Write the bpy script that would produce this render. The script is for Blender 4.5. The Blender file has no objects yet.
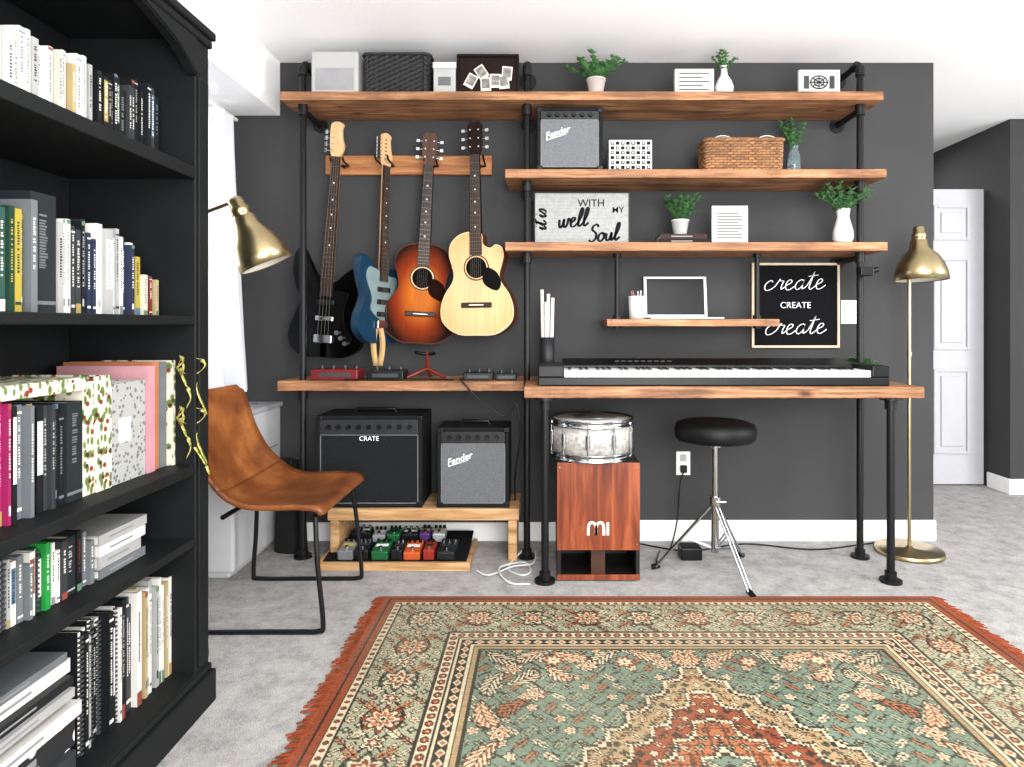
import bpy, math, random
import numpy as np
from mathutils import Matrix, Vector
random.seed(7)
sc=bpy.context.scene
try:
    sc.view_settings.view_transform='Standard'
except Exception: pass
F=640.0; EYE=1.10
# image pixel coordinates -> metric positions at an assumed depth Y
def X(p,Y): return (p-544)/F*Y
def Z(q,Y): return EYE-(q-325)/F*Y
def lin(h):
    h=h.lstrip('#'); o=[]
    for i in (0,2,4):
        c=int(h[i:i+2],16)/255
        o.append(c/12.92 if c<=.04045 else ((c+.055)/1.055)**2.4)
    return tuple(o)+(1,)
MC={}
def nt(name):
    m=bpy.data.materials.new(name); m.use_nodes=True
    n=m.node_tree; b=n.nodes['Principled BSDF']; return m,n,b
def coord(n,scale=(1,1,1),kind='Object'):
    tc=n.nodes.new('ShaderNodeTexCoord'); mp=n.nodes.new('ShaderNodeMapping')
    mp.inputs['Scale'].default_value=scale
    n.links.new(tc.outputs[kind],mp.inputs[0]); return mp.outputs[0]
def ramp(n,src,stops):
    r=n.nodes.new('ShaderNodeValToRGB')
    e=r.color_ramp.elements
    while len(e)<len(stops): e.new(.5)
    for i,(p,c) in enumerate(stops): e[i].position=p; e[i].color=c
    n.links.new(src,r.inputs[0]); return r.outputs[0]
def bumpit(n,b,src,st,dist=.01):
    k=n.nodes.new('ShaderNodeBump'); k.inputs['Strength'].default_value=st; k.inputs['Distance'].default_value=dist
    n.links.new(src,k.inputs['Height']); n.links.new(k.outputs[0],b.inputs['Normal'])
def dk(c,f): return (c[0]*f,c[1]*f,c[2]*f,1)
def mat(col,rough=.5,metal=0,var=.12,scale=12,bump=0,name=None,emit=0,spec=.35,alpha=None,trans=0):
    key=(col,rough,metal,var,scale,bump,emit,trans,spec)
    if key in MC: return MC[key]
    m,n,b=nt(name or 'finish_'+col.strip('#'))
    c=lin(col)
    nz=n.nodes.new('ShaderNodeTexNoise'); nz.inputs['Scale'].default_value=scale; nz.inputs['Detail'].default_value=4
    n.links.new(coord(n),nz.inputs['Vector'])
    n.links.new(ramp(n,nz.outputs['Fac'],[(.3,dk(c,1-var)),(.7,dk(c,1+var))]),b.inputs['Base Color'])
    b.inputs['Roughness'].default_value=rough; b.inputs['Metallic'].default_value=metal
    b.inputs['Specular IOR Level'].default_value=spec
    if trans: b.inputs['Transmission Weight'].default_value=trans
    if emit: b.inputs['Emission Color'].default_value=c; b.inputs['Emission Strength'].default_value=emit
    if bump: bumpit(n,b,nz.outputs['Fac'],bump)
    MC[key]=m; return m
def mixc(n,fac,a,b_,mode='MULTIPLY'):
    x=n.nodes.new('ShaderNodeMix'); x.data_type='RGBA'; x.blend_type=mode
    if isinstance(fac,(int,float)): x.inputs[0].default_value=fac
    else: n.links.new(fac,x.inputs[0])
    n.links.new(a,x.inputs[6]); n.links.new(b_,x.inputs[7]); return x.outputs[2]
def wood(c1,c2,c3,scale=(2,22,22),rough=.5,name='wood',knots=False):
    m,n,b=nt(name)
    v=coord(n,scale)
    nz=n.nodes.new('ShaderNodeTexNoise'); nz.inputs['Scale'].default_value=1.6; nz.inputs['Detail'].default_value=8; nz.inputs['Distortion'].default_value=1.2
    n.links.new(v,nz.inputs['Vector'])
    c=ramp(n,nz.outputs['Fac'],[(.3,lin(c1)),(.5,lin(c2)),(.7,lin(c3))])
    if knots:
        n2=n.nodes.new('ShaderNodeTexNoise'); n2.inputs['Scale'].default_value=4.5; n2.inputs['Detail'].default_value=4; n.links.new(coord(n),n2.inputs['Vector'])
        c=mixc(n,1,c,ramp(n,n2.outputs['Fac'],[(.34,(.62,.58,.55,1)),(.6,(1.1,1.08,1.05,1))]))
        vo=n.nodes.new('ShaderNodeTexVoronoi'); vo.inputs['Scale'].default_value=1; n.links.new(coord(n,(3.5,7,9)),vo.inputs['Vector'])
        c=mixc(n,1,c,ramp(n,vo.outputs['Distance'],[(.04,(.25,.17,.13,1)),(.09,(.6,.52,.47,1)),(.15,(1,1,1,1))]))
        n3=n.nodes.new('ShaderNodeTexNoise'); n3.inputs['Scale'].default_value=2.2; n3.inputs['Detail'].default_value=10; n3.inputs['Roughness'].default_value=.75; n.links.new(coord(n,(3,70,70)),n3.inputs['Vector'])
        c=mixc(n,.65,c,ramp(n,n3.outputs['Fac'],[(.38,(.5,.45,.42,1)),(.52,(1,1,1,1))]))
    n.links.new(c,b.inputs['Base Color']); b.inputs['Specular IOR Level'].default_value=.3
    b.inputs['Roughness'].default_value=rough; bumpit(n,b,nz.outputs['Fac'],.3 if knots else .15,.004); return m
def voro(c1,c2,scale,thr=.35,c3=None,rough=.6,sc3=(1,1,1),name='pattern'):
    m,n,b=nt(name)
    vo=n.nodes.new('ShaderNodeTexVoronoi'); vo.inputs['Scale'].default_value=scale
    n.links.new(coord(n,sc3),vo.inputs['Vector'])
    st=[(0,lin(c1)),(thr,lin(c1)),(thr+.04,lin(c2))]
    if c3: st=[(0,lin(c3)),(thr*.45,lin(c3)),(thr*.5,lin(c1)),(thr,lin(c1)),(thr+.04,lin(c2))]
    n.links.new(ramp(n,vo.outputs['Distance'],st),b.inputs['Base Color'])
    b.inputs['Roughness'].default_value=rough; return m
def weave(c1,c2,scale,rough=.7,name='weave',bw=.6,rh=.22):
    m,n,b=nt(name)
    w=n.nodes.new('ShaderNodeTexBrick'); w.inputs['Scale'].default_value=scale
    w.inputs['Color1'].default_value=lin(c1); w.inputs['Color2'].default_value=dk(lin(c1),.5); w.inputs['Mortar'].default_value=lin(c2)
    w.inputs['Mortar Size'].default_value=.04; w.inputs['Brick Width'].default_value=bw; w.inputs['Row Height'].default_value=rh; w.inputs['Mortar Smooth'].default_value=.6
    tc=n.nodes.new('ShaderNodeTexCoord'); sp=n.nodes.new('ShaderNodeSeparateXYZ'); cb=n.nodes.new('ShaderNodeCombineXYZ'); ad=n.nodes.new('ShaderNodeMath')
    n.links.new(tc.outputs['Object'],sp.inputs[0]); n.links.new(sp.outputs[0],ad.inputs[0]); n.links.new(sp.outputs[1],ad.inputs[1])
    n.links.new(ad.outputs[0],cb.inputs[0]); n.links.new(sp.outputs[2],cb.inputs[1]); n.links.new(cb.outputs[0],w.inputs['Vector'])
    n.links.new(w.outputs['Color'],b.inputs['Base Color']); b.inputs['Roughness'].default_value=rough
    bumpit(n,b,w.outputs['Fac'],-.8,.006); return m

class B:
    def __init__(s): s.v=[];s.f=[];s.m=[];s.s=[];s.T=Matrix()
    def add(s,vs,fs,mi=0,sm=False):
        o=len(s.v); s.v+=[tuple(s.T@Vector(v)) for v in vs]
        for f in fs: s.f.append([o+i for i in f]); s.m.append(mi); s.s.append(sm)
        return s
    def box(s,x0,x1,y0,y1,z0,z1,mi=0):
        return s.add([(x0,y0,z0),(x1,y0,z0),(x1,y1,z0),(x0,y1,z0),(x0,y0,z1),(x1,y0,z1),(x1,y1,z1),(x0,y1,z1)],
          [(0,3,2,1),(4,5,6,7),(0,1,5,4),(1,2,6,5),(2,3,7,6),(3,0,4,7)],mi)
    def tube(s,pts,r,seg=8,mi=0,closed=False,rs=None):
        P=[Vector(p) for p in pts]; n=len(P); vs=[];up=None
        for i,p in enumerate(P):
            a=P[(i-1)%n] if (i>0 or closed) else p; c=P[(i+1)%n] if (i<n-1 or closed) else p
            t=(c-a).normalized()
            if up is None:
                up=t.cross(Vector((0,0,1))); 
                if up.length<.1: up=t.cross(Vector((0,1,0)))
            up=(up-t*up.dot(t)).normalized(); w=t.cross(up)
            rr=rs[i] if rs else r
            for k in range(seg):
                a2=2*math.pi*k/seg; vs.append(p+up*math.cos(a2)*rr+w*math.sin(a2)*rr)
        fs=[]
        for i in range(n if closed else n-1):
            j=(i+1)%n
            for k in range(seg):
                k2=(k+1)%seg; fs.append((i*seg+k,i*seg+k2,j*seg+k2,j*seg+k))
        s.add(vs,fs,mi,True)
        if not closed:
            s.add(vs[:seg],[tuple(range(seg))[::-1]],mi); s.add(vs[-seg:],[tuple(range(seg))],mi)
        return s
    def cyl(s,p0,p1,r0,r1=None,seg=20,mi=0):
        return s.tube([p0,p1],r0,seg,mi,rs=[r0,r0 if r1 is None else r1])
    def lathe(s,prof,seg=28,mi=0,c=(0,0,0),sm=True):
        vs=[];n=len(prof)
        for r,z in prof:
            for k in range(seg):
                a=2*math.pi*k/seg; vs.append((c[0]+r*math.cos(a),c[1]+r*math.sin(a),c[2]+z))
        fs=[]
        for i in range(n-1):
            for k in range(seg):
                k2=(k+1)%seg; fs.append((i*seg+k,i*seg+k2,(i+1)*seg+k2,(i+1)*seg+k))
        return s.add(vs,fs,mi,sm)
    def prism(s,o,y0,y1,mi=0):
        n=len(o); vs=[(a,y0,b) for a,b in o]+[(a,y1,b) for a,b in o]
        fs=[tuple(range(n)),tuple(range(2*n-1,n-1,-1))]
        s.add(vs,fs,mi)
        s.add(vs,[(i,i+n,(i+1)%n+n,(i+1)%n) for i in range(n)],mi,n>12); return s
    def grid(s,fn,nu,nv,mi=0):
        vs=[fn(i/nu,j/nv) for i in range(nu+1) for j in range(nv+1)]
        fs=[(i*(nv+1)+j,(i+1)*(nv+1)+j,(i+1)*(nv+1)+j+1,i*(nv+1)+j+1) for i in range(nu) for j in range(nv)]
        return s.add(vs,fs,mi,True)
    def out(s,name,parent=None,mats=(),bevel=0,solid=0,sub=0,**kw):
        me=bpy.data.meshes.new(name); me.from_pydata(s.v,[],s.f)
        for m in (mats if isinstance(mats,(list,tuple)) else [mats]): me.materials.append(m)
        me.polygons.foreach_set('material_index',s.m); me.polygons.foreach_set('use_smooth',s.s)
        import bmesh
        bm=bmesh.new(); bm.from_mesh(me)
        if not solid and not kw.get('open'): bmesh.ops.recalc_face_normals(bm,faces=bm.faces)
        bm.to_mesh(me); bm.free(); me.update()
        ob=bpy.data.objects.new(name,me); sc.collection.objects.link(ob)
        if parent: ob.parent=parent
        if solid: md=ob.modifiers.new('solid','SOLIDIFY'); md.thickness=solid; md.offset=0
        if bevel: md=ob.modifiers.new('bevel','BEVEL'); md.width=bevel; md.segments=kw.get('bseg',2); md.limit_method='ANGLE'
        if sub: md=ob.modifiers.new('sub','SUBSURF'); md.levels=sub; md.render_levels=sub
        for k in ('label','category','group','kind'):
            if k in kw: ob[k]=kw[k]
        if 'loc' in kw: ob.location=kw['loc']
        if 'rot' in kw: ob.rotation_euler=kw['rot']
        return ob
def thing(name,label,cat,loc=(0,0,0),rot=(0,0,0),group=None):
    e=bpy.data.objects.new(name,None); e.empty_display_size=.05; sc.collection.objects.link(e)
    e.location=loc; e.rotation_euler=rot; e['label']=label; e['category']=cat
    if group: e['group']=group
    return e
def text(s,size,loc,m,parent,rot=(math.pi/2,0,0),shear=0,name='lettering',ext=.0008,off=0):
    cu=bpy.data.curves.new(name,'FONT'); cu.body=s; cu.size=size; cu.align_x='CENTER'; cu.align_y='CENTER'; cu.extrude=ext; cu.shear=shear; cu.offset=off
    t=bpy.data.objects.new('t',cu); sc.collection.objects.link(t)
    bpy.context.view_layer.update()
    me=bpy.data.meshes.new_from_object(t.evaluated_get(bpy.context.evaluated_depsgraph_get()))
    bpy.data.objects.remove(t)
    me.name=name; me.materials.clear(); me.materials.append(m)
    ob=bpy.data.objects.new(name,me); sc.collection.objects.link(ob); ob.location=loc; ob.rotation_euler=rot; ob.parent=parent
    return ob
def spl(pts,n=6,closed=True):
    o=[];N=len(pts)
    rng=range(N) if closed else range(N-1)
    for i in rng:
        g=(lambda k: pts[k%N]) if closed else (lambda k: pts[max(0,min(N-1,k))])
        p0,p1,p2,p3=g(i-1),g(i),g(i+1),g(i+2)
        for j in range(n):
            t=j/n
            o.append(tuple(.5*((2*b)+(-a+c)*t+(2*a-5*b+4*c-d)*t*t+(-a+3*b-3*c+d)*t**3) for a,b,c,d in zip(p0,p1,p2,p3)))
    if not closed: o.append(tuple(pts[-1]))
    return o
_e=[(0,.4),(.4,.72),(.36,.98),(.12,.95),(.0,.5),(.15,.05),(.45,.03),(.8,.38)]
_l=[(0,.4),(.3,1.1),(.38,1.8),(.2,1.95),(.08,1.3),(.08,.3),(.25,.0),(.6,.35)]
GL_={'c':([[(.6,.82),(.4,1.0),(.08,.7),(.04,.3),(.25,0),(.6,.1),(.9,.42)]],.9),
 'r':([[(0,.42),(.18,.95),(.24,1.12),(.3,.93),(.58,.9),(.52,.5),(.58,.08),(.85,.35)]],.85),
 'e':([_e],.8),'a':([[(.62,.85),(.4,1.0),(.08,.7),(.06,.22),(.3,0),(.58,.35),(.66,.97),(.62,.4),(.7,.05),(1.0,.35)]],1.0),
 't':([[(0,.4),(.2,1.1),(.3,1.8),(.24,.9),(.22,.2),(.4,0),(.75,.38)],[(-.1,1.3),(.7,1.42)]],.75),
 'w':([[(0,.9),(.08,.25),(.25,0),(.45,.3),(.52,.9),(.56,.25),(.75,0),(.95,.35),(1.0,.95),(1.3,.6)]],1.3),
 'l':([_l],.6),'o':([[(.42,.97),(.12,.75),(.08,.25),(.35,0),(.68,.3),(.66,.8),(.42,.97),(.6,.8),(.95,.85)]],.95),
 'u':([[(0,.85),(.04,.3),(.2,.02),(.45,.2),(.6,.92),(.6,.3),(.72,.02),(1.0,.4)]],1.0),
 'S':([[(.85,1.65),(.6,1.98),(.2,1.75),(.2,1.35),(.65,.95),(.7,.35),(.3,0),(-.05,.25)]],.95),
 'i':([[(0,.4),(.15,.9),(.15,.2),(.3,0),(.55,.35)],[(.17,1.3),(.2,1.38)]],.55),' ':([],.35),'s':([[(0,.3),(.3,.95),(.5,.5),(.35,.02),(.05,.1)]],.6)}
def script(s,xh,loc,m,parent,r=.002,slant=.25,rot=0,wid=1,name='lettering',y=0):
    adv=sum(GL_[c][1] for c in s); x=-adv/2; bd=B()
    bd.T=Matrix.Rotation(-rot,4,'Y')
    for c in s:
        st_,a=GL_[c]
        for q in st_:
            P=spl([((x+px)*xh*wid+slant*py*xh,y,py*xh-xh*.6) for px,py in q],5,False)
            L=[]
            for i,p in enumerate(P):
                p0=P[max(0,i-1)];p1=P[min(len(P)-1,i+1)]; dx_,dz_=p1[0]-p0[0],p1[2]-p0[2]; l_=math.hypot(dx_,dz_) or 1
                rr=r*(.65+.7*abs(dz_/l_)); nx,nz_=-dz_/l_*rr,dx_/l_*rr; L+=[(p[0]+nx,y,p[2]+nz_),(p[0]-nx,y,p[2]-nz_)]
            bd.add(L,[(2*i,2*i+1,2*i+3,2*i+2) for i in range(len(P)-1)])
        x+=a
    return bd.out(name,parent,m,loc=loc,open=1,solid=.0006)

# ---------- materials
BLK=mat('#141618',.45,name='black_paint'); CASEB=mat('#0f1112',.6,var=.2,scale=6,name='charcoal_black_paint',spec=.2)
PIPE=mat('#141416',.45,.3,name='black_iron',spec=.3); WHITE=mat('#e6e6e4',.5,var=.03,name='white_paint')
BRASS=mat('#a89874',.3,1,var=.08,name='brushed_brass'); CHROME=mat('#b9bcc0',.18,1,var=.05,name='chrome')
SHELFW=wood('#67482f','#95694a','#b48a66',(1.6,20,26),name='stained_pine',knots=True,rough=.6); LIGHTW=wood('#8a6440','#ae875c','#c4a079',(2,20,20),name='light_pine')
RACKW=wood('#7c4826','#a06a40','#b58254',(2,20,20),name='orange_pine')
TOLEX=mat('#0f1011',.75,var=.3,scale=300,bump=.3,name='black_vinyl',spec=.2); PLAST=mat('#0a0b0c',.4,name='black_plastic',spec=.25)
MAPLE=wood('#b58c60','#c9a074','#d6b486',(20,20,2),.4,name='maple'); ROSE=wood('#1c110c','#281910','#342118',(20,20,2),.5,name='rosewood')
STR=mat('#6f6a62',.4,1,name='string_steel')
GRN=mat('#3c6338',.6,var=.4,scale=30,name='leaf_green'); STEM=mat('#3f6238',.6,name='stem_green')
PAPER=mat('#d2cfc6',.8,var=.04,name='paper'); INK=mat('#18181b',.8,name='ink',spec=.1); WINK=mat('#f2f2f2',.6,var=.02,name='white_ink',emit=0)
SILV=mat('#a7a9ab',.4,.6,name='silver_panel')

# ---------- setting
WY=3.27; LX=-1.643
WALLM=mat('#3b3b3c',.9,var=.06,scale=3,bump=.04,name='charcoal_wall_paint',spec=.15)
m,n,b=nt('ceiling_texture'); nz=n.nodes.new('ShaderNodeTexNoise'); nz.inputs['Scale'].default_value=55; nz.inputs['Detail'].default_value=6
n.links.new(coord(n),nz.inputs['Vector']); b.inputs['Base Color'].default_value=(.95,.95,.95,1); b.inputs['Roughness'].default_value=.95; bumpit(n,b,nz.outputs['Fac'],.12,.01); CEILM=m
m,n,b=nt('grey_carpet'); v=coord(n)
n1=n.nodes.new('ShaderNodeTexNoise'); n1.inputs['Scale'].default_value=11; n1.inputs['Detail'].default_value=12; n1.inputs['Roughness'].default_value=.82
n2=n.nodes.new('ShaderNodeTexNoise'); n2.inputs['Scale'].default_value=220; n2.inputs['Detail'].default_value=2
n.links.new(v,n1.inputs['Vector']); n.links.new(v,n2.inputs['Vector'])
c=ramp(n,n1.outputs['Fac'],[(.36,lin('#8f8d8b')),(.5,lin('#aba9a7')),(.64,lin('#bfbdbb'))])
c=mixc(n,.5,c,ramp(n,n2.outputs['Fac'],[(.35,(.7,.7,.7,1)),(.6,(1,1,1,1))]))
n.links.new(c,b.inputs['Base Color']); b.inputs['Roughness'].default_value=1; b.inputs['Specular IOR Level'].default_value=.1; bumpit(n,b,n2.outputs['Fac'],.9,.012); CARPET=m
def st(bd,name,m,bevel=0): return bd.out(name,None,m,bevel=bevel,kind='structure')
st(B().box(LX-.1,5.2,-1.6,5.75,-.08,0),'floor',CARPET)
st(B().box(LX-.1,5.2,-1.6,5.75,2.44,2.52),'ceiling',CEILM)
st(B().box(LX,1.99,WY,WY+.12,0,2.44),'wall_back',WALLM)
wl=B()
wl.box(LX-.1,LX,-1.6,2.1,0,2.44); wl.box(LX-.1,LX,3.12,WY+.12,0,2.44); wl.box(LX-.1,LX,2.1,3.12,0,.75); wl.box(LX-.1,LX,2.1,3.12,2.12,2.44)
st(wl,'wall_left',mat('#cfcfcd',.9,var=.03,name='pale_wall_paint'))
st(B().box(LX,X(280,WY),-1.6,WY,2.17,2.44),'trim_1',CEILM)
w=B(); w.box(LX-.08,LX-.03,2.1,3.12,.75,.80);w.box(LX-.08,LX-.03,2.1,3.12,2.07,2.12);w.box(LX-.08,LX-.03,2.1,2.15,.8,2.07);w.box(LX-.08,LX-.03,3.07,3.12,.8,2.07);w.box(LX-.07,LX-.04,2.15,3.07,1.42,1.46)
st(w,'window_1',WHITE)
st(B().box(3.03,3.15,4.16,5.75,0,2.44),'wall_hall',WALLM)
st(B().box(3.15,5.2,4.16,4.28,0,2.44),'wall_right',WALLM)
st(B().box(.4,3.03,5.6,5.75,0,2.44),'wall_hall_end',WALLM)
st(B().box(.45,1.99,WY-.015,WY,0,.095).box(.45,1.99,WY-.01,WY,.095,.105),'baseboard_back',WHITE,.003)
st(B().box(LX,.45,WY-.015,WY,0,.095),'baseboard_back_left',WHITE,.003)
st(B().box(LX,LX+.015,1.9,2.74,0,.095),'baseboard_left',WHITE,.003)
st(B().box(3.015,5.2,4.145,4.16,0,.1).box(3.015,3.03,4.16,4.36,0,.1),'baseboard_right',WHITE,.003)
st(B().box(1.99,2.005,WY,WY+.12,0,.1),'baseboard_corner',WHITE,.003)
d=B(); DY=4.38; x0,x1=2.25,3.01
d.box(x0,x1,DY,DY+.035,0.01,2.03)
cols=[(x0+.10,x0+.345),(x0+.415,x1-.10)]
rows=[(.22,.80),(.93,1.56),(1.68,1.92)]
for a,c_ in cols:
    for r0,r1 in rows:
        d.box(a,a+.02,DY-.012,DY,r0,r1); d.box(c_-.02,c_,DY-.012,DY,r0,r1); d.box(a+.02,c_-.02,DY-.012,DY,r0,r0+.02); d.box(a+.02,c_-.02,DY-.012,DY,r1-.02,r1)
        d.box(a+.05,c_-.05,DY-.009,DY,r0+.05,r1-.05)
st(d,'door_1',mat('#aeaeb2',.5,var=.03,name='door_paint'),.003)
o=thing('wall_outlet','white wall outlet with black plugs above the baseboard','outlet',(X(683,WY),WY,Z(463,WY)))
B().box(-.036,.036,-.006,0,-.06,.06).out('cover_plate',o,WHITE,.002)
B().box(-.016,.016,-.03,-.006,-.045,-.008).out('plug',o,PLAST,.004); B().box(-.016,.016,-.009,-.006,.01,.045).out('socket',o,mat('#a8a8a8',.5),.002)
o=thing('light_switch','white double light switch on the charcoal wall','switch',(X(849,WY),WY,Z(312,WY)))
B().box(-.043,.043,-.006,0,-.06,.06).out('cover_plate',o,WHITE,.002)
for q in (-.02,.02): B().box(q-.009,q+.009,-.012,-.006,-.03,.03).out('switch_rocker',o,mat('#b0b0b0',.5),.002)

# curtain
m,n,b=nt('sheer_curtain'); tr=n.nodes.new('ShaderNodeBsdfTranslucent'); tr.inputs[0].default_value=(.82,.83,.86,1); b.inputs['Base Color'].default_value=(.72,.73,.76,1); b.inputs['Roughness'].default_value=.9
mx=n.nodes.new('ShaderNodeMixShader'); mx.inputs[0].default_value=.36; om=n.nodes['Material Output']
n.links.new(b.outputs[0],mx.inputs[1]); n.links.new(tr.outputs[0],mx.inputs[2]); n.links.new(mx.outputs[0],om.inputs[0])
nz=n.nodes.new('ShaderNodeTexNoise'); nz.inputs['Scale'].default_value=40; n.links.new(coord(n,(1,1,.2)),nz.inputs['Vector']); bumpit(n,b,nz.outputs['Fac'],.3)
cu=thing('curtain','sheer white curtain gathered in folds at the window','curtain',(0,0,0))
def cf(u,v):
    pinch=1-.25*math.exp(-((v-.45)/.25)**2)
    fl=1+1.3*(1-v)**2
    y=3.20-(1-u)*.95*pinch; return (LX+.078+.03*(1-v)+.034*fl*math.sin(u*60+v*1.5)+.016*fl*math.sin(u*23), y, .78+v*1.35)
B().grid(cf,200,20).out('curtain_fabric',cu,m,open=1)
B().cyl((LX+.075,2.1,2.145),(LX+.075,3.26,2.145),.01).out('curtain_rod',cu,WHITE)
h=thing('heater_cabinet','low grey-white metal heater cabinet below the window','heater',(0,0,0))
B().box(LX+.005,-1.335,2.75,3.25,0.03,.69).box(LX+.005,-1.36,2.77,3.25,0.0,.03).out('body',h,mat('#b3b4b6',.5,var=.03,name='enamel'),.012)
B().box(LX+.005,-1.325,2.74,3.25,.69,.712).out('top_plate',h,mat('#9b9c9f',.5,var=.03),.004)
g=B()
for i in range(5): g.box(-1.60,-1.40,2.82+i*.075,2.835+i*.075,.712,.716)
g.out('vent',h,mat('#5a5b5e',.5))
B().box(-1.335,-1.332,2.78,3.2,.50,.505).box(-1.6,-1.36,2.747,2.75,.50,.505).out('seam',h,mat('#77787b',.5))

# ---------- bookcase
bc=thing('bookcase','tall black painted wooden bookcase with arched valance, full of books','bookcase',(0,0,0))
XF=-.98; XB=-1.335; Y0=1.0; Y1=1.87
B().box(XB,XF,1.80,Y1,.0,1.92).box(XF,XF+.006,1.81,1.86,.13,1.80).out('side_panel',bc,CASEB,.004)
B().box(XB,XF,Y0,Y0+.05,.0,1.92).out('side_panel',bc,CASEB,.004)
B().box(XB-.012,XB,Y0,Y1,.0,1.92).out('back_panel',bc,CASEB)
SZ=dict(A=(1.545,.035),B=(1.125,.024),C=(.707,.028),D=(.50,.022),E=(.12,.03))
for k,(z,t) in SZ.items(): B().box(XB,XF,Y0+.05,1.80,z-t,z).out('shelf',bc,CASEB,.003)
B().box(XB-.01,XF+.018,Y0-.015,Y1+.012,1.93,1.955).box(XB-.005,XF+.010,Y0-.008,Y1+.006,1.905,1.93).out('crown',bc,CASEB,.006)
va=B(); yy=[Y0+.05+(1.80-Y0-.05)*i/60 for i in range(61)]
def vz(y):
    t=(1.80-y)/(1.80-Y0-.05); e=min(t,1-t)
    def ss(a): a=max(0,min(1,a)); return a*a*(3-2*a)
    return 1.80+.035*ss(e/.09)+.012*ss((e-.09)/.02)+.05*math.sin(math.pi/2*max(0,min(1,(e-.11)/.35)))
outl=[(y,vz(y)) for y in yy]
vs=[];
for y,z in outl: vs+= [(XF-.02,y,z),(XF+.005,y,z),(XF+.005,y,1.905),(XF-.02,y,1.905)]
fs=[]
for i in range(60):
    for k in range(4): fs.append((i*4+k,i*4+(k+1)%4,(i+1)*4+(k+1)%4,(i+1)*4+k))
va.add(vs,fs)
va.tube([(XF+.006,y,z+.008) for y,z in outl],.004,6)
va.out('valance',bc,CASEB)
B().box(XB,XF+.018,Y0-.01,Y1+.012,0,.095).box(XB,XF+.008,Y0-.005,Y1+.006,.095,.115).out('plinth',bc,CASEB,.006)

SX=-1.05
def yof(p): return -SX*F/(544-p)
def bookobj(y0,y1,z0,hh,dep,col,band=None,grp='',lab=None,m=None,xs=SX,name='book',style=None,spiral=False):
    t=(y1-y0); R=random
    bd=B(); w=dep
    if spiral:
        bd.box(-w,-.008,0,.0018,0,hh,0); bd.box(-w,-.008,t-.0018,t,0,hh,0); bd.box(-w+.003,-.009,.0018,t-.0018,.003,hh-.003,1)
    else:
        bd.box(-.004,0,0,t,0,hh,0); bd.box(-w,-.004,0,.0025,0,hh,0); bd.box(-w,-.004,t-.0025,t,0,hh,0)
        bd.box(-w+.004,-.004,.0025,t-.0025,.003,hh-.004,1)
    mats=[m or mat(col,.5,var=.08,spec=.3),PAPER]
    if spiral:
        mats.append(mat('#55575a',.4,.6)); n=int(hh/.011)
        for k in range(n):
            z=.006+k*.011; bd.box(-.012,.0,t*.12,t*.88,z,z+.004,2)
    elif band:
        mats.append(mat(band,.5,var=.05)); stl=R.randrange(6) if style is None else style
        acc=R.choice(['#7a3a34','#8f7a44','#3f5a74','#6a6d70','#b9b9b6','#4f6a55']); mats.append(mat(acc,.5,var=.05))
        z=hh*R.uniform(.82,.9); z1=hh*R.uniform(.28,.42); wd_=t*(.34 if stl!=1 else .5); c0=t*.5
        if stl==1: bd.box(0,.0004,t*.08,t*.92,z1-.006,z+.006,3)
        while z>z1:
            l_=R.uniform(.003,.006); bd.box(0,.0009,c0-wd_/2,c0+wd_/2*R.uniform(.3,1),z-l_*.75,z,2); z-=l_+(.006 if R.random()<.17 else .0012)
        if stl in (0,3): bd.box(0,.0006,t*.02,t*.98,hh*.07,hh*.10,2)
        if stl==2: bd.box(0,.0006,t*.02,t*.98,hh*.0+.001,hh*.12,3)
        if stl==4: bd.box(0,.0006,t*.02,t*.98,hh*.95,hh-.001,3); bd.box(0,.0006,t*.25,t*.75,hh*.08,hh*.16,2)
        if stl==3: bd.box(0,.0006,t*.02,t*.98,hh*.92,hh*.94,2)
    j=R.uniform(-.012,.008)
    ob=bd.out(name,None,mats,loc=(xs+j,y0,z0+.0005),label=lab or 'book',category='book' if name=='book' else 'box',group=grp)
    return ob
CN={'#c3c1bb':'white','#b2ad9d':'cream','#8f8f8d':'light grey','#0f1114':'black','#9a8a66':'beige','#27423b':'teal green','#4c5030':'olive','#1a2022':'dark slate','#1f263a':'navy','#918233':'yellow','#821b4a':'magenta','#2a2d2f':'charcoal grey','#5c6063':'grey','#1b7a32':'bright green','#143024':'dark green','#c08a94':'pink','#b0683a':'orange','#662420':'dark red'}
Wt,Cr,Lg,Bk,Be,Te,Ol,Sl,Nv,Ye,Mg,Ch,Gy,Gr,Dg,Pk,Or,Rd=CN.keys()
def row(key,items,grp,depth=.16,split=.018,sp=()):
    z=SZ[key][0]; q=[]
    for n_,it in enumerate(items):
        p0,p1,top,col=it[:4]; band=it[4] if len(it)>4 else None
        y0,y1=yof(p0),yof(p1)
        if y1-y0>split and col not in (Sl,) and random.random()<.85:
            f=random.uniform(.38,.62); ym=y0+(y1-y0)*f
            c2=random.choice([col,col,{Wt:Lg,Lg:Wt,Bk:Ch,Ch:Bk,Gy:Ch,Cr:Wt,Nv:Bk}.get(col,col)])
            q.append((y0,ym,top,col,band)); q.append((ym,y1,top+random.uniform(-2,9),c2,band))
        else: q.append((y0,y1,top,col,band))
    for i,(y0,y1,top,col,band) in enumerate(q):
        y0+=.0007; y1-=.0007
        hh=Z(top,(y0+y1)/2)-z
        tall='tall ' if hh>.2 else ('short ' if hh<.12 else '')
        thick='thick' if y1-y0>.03 else ('thin' if y1-y0<.013 else 'slim')
        s_=(i in sp)
        bookobj(y0,y1,z,hh,min(.25,depth),col,band,grp,f'{tall}{thick} {CN[col]} {"spiral-bound " if s_ else ""}book standing upright on black shelf',spiral=s_,style=0 if col==Sl else None)
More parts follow.
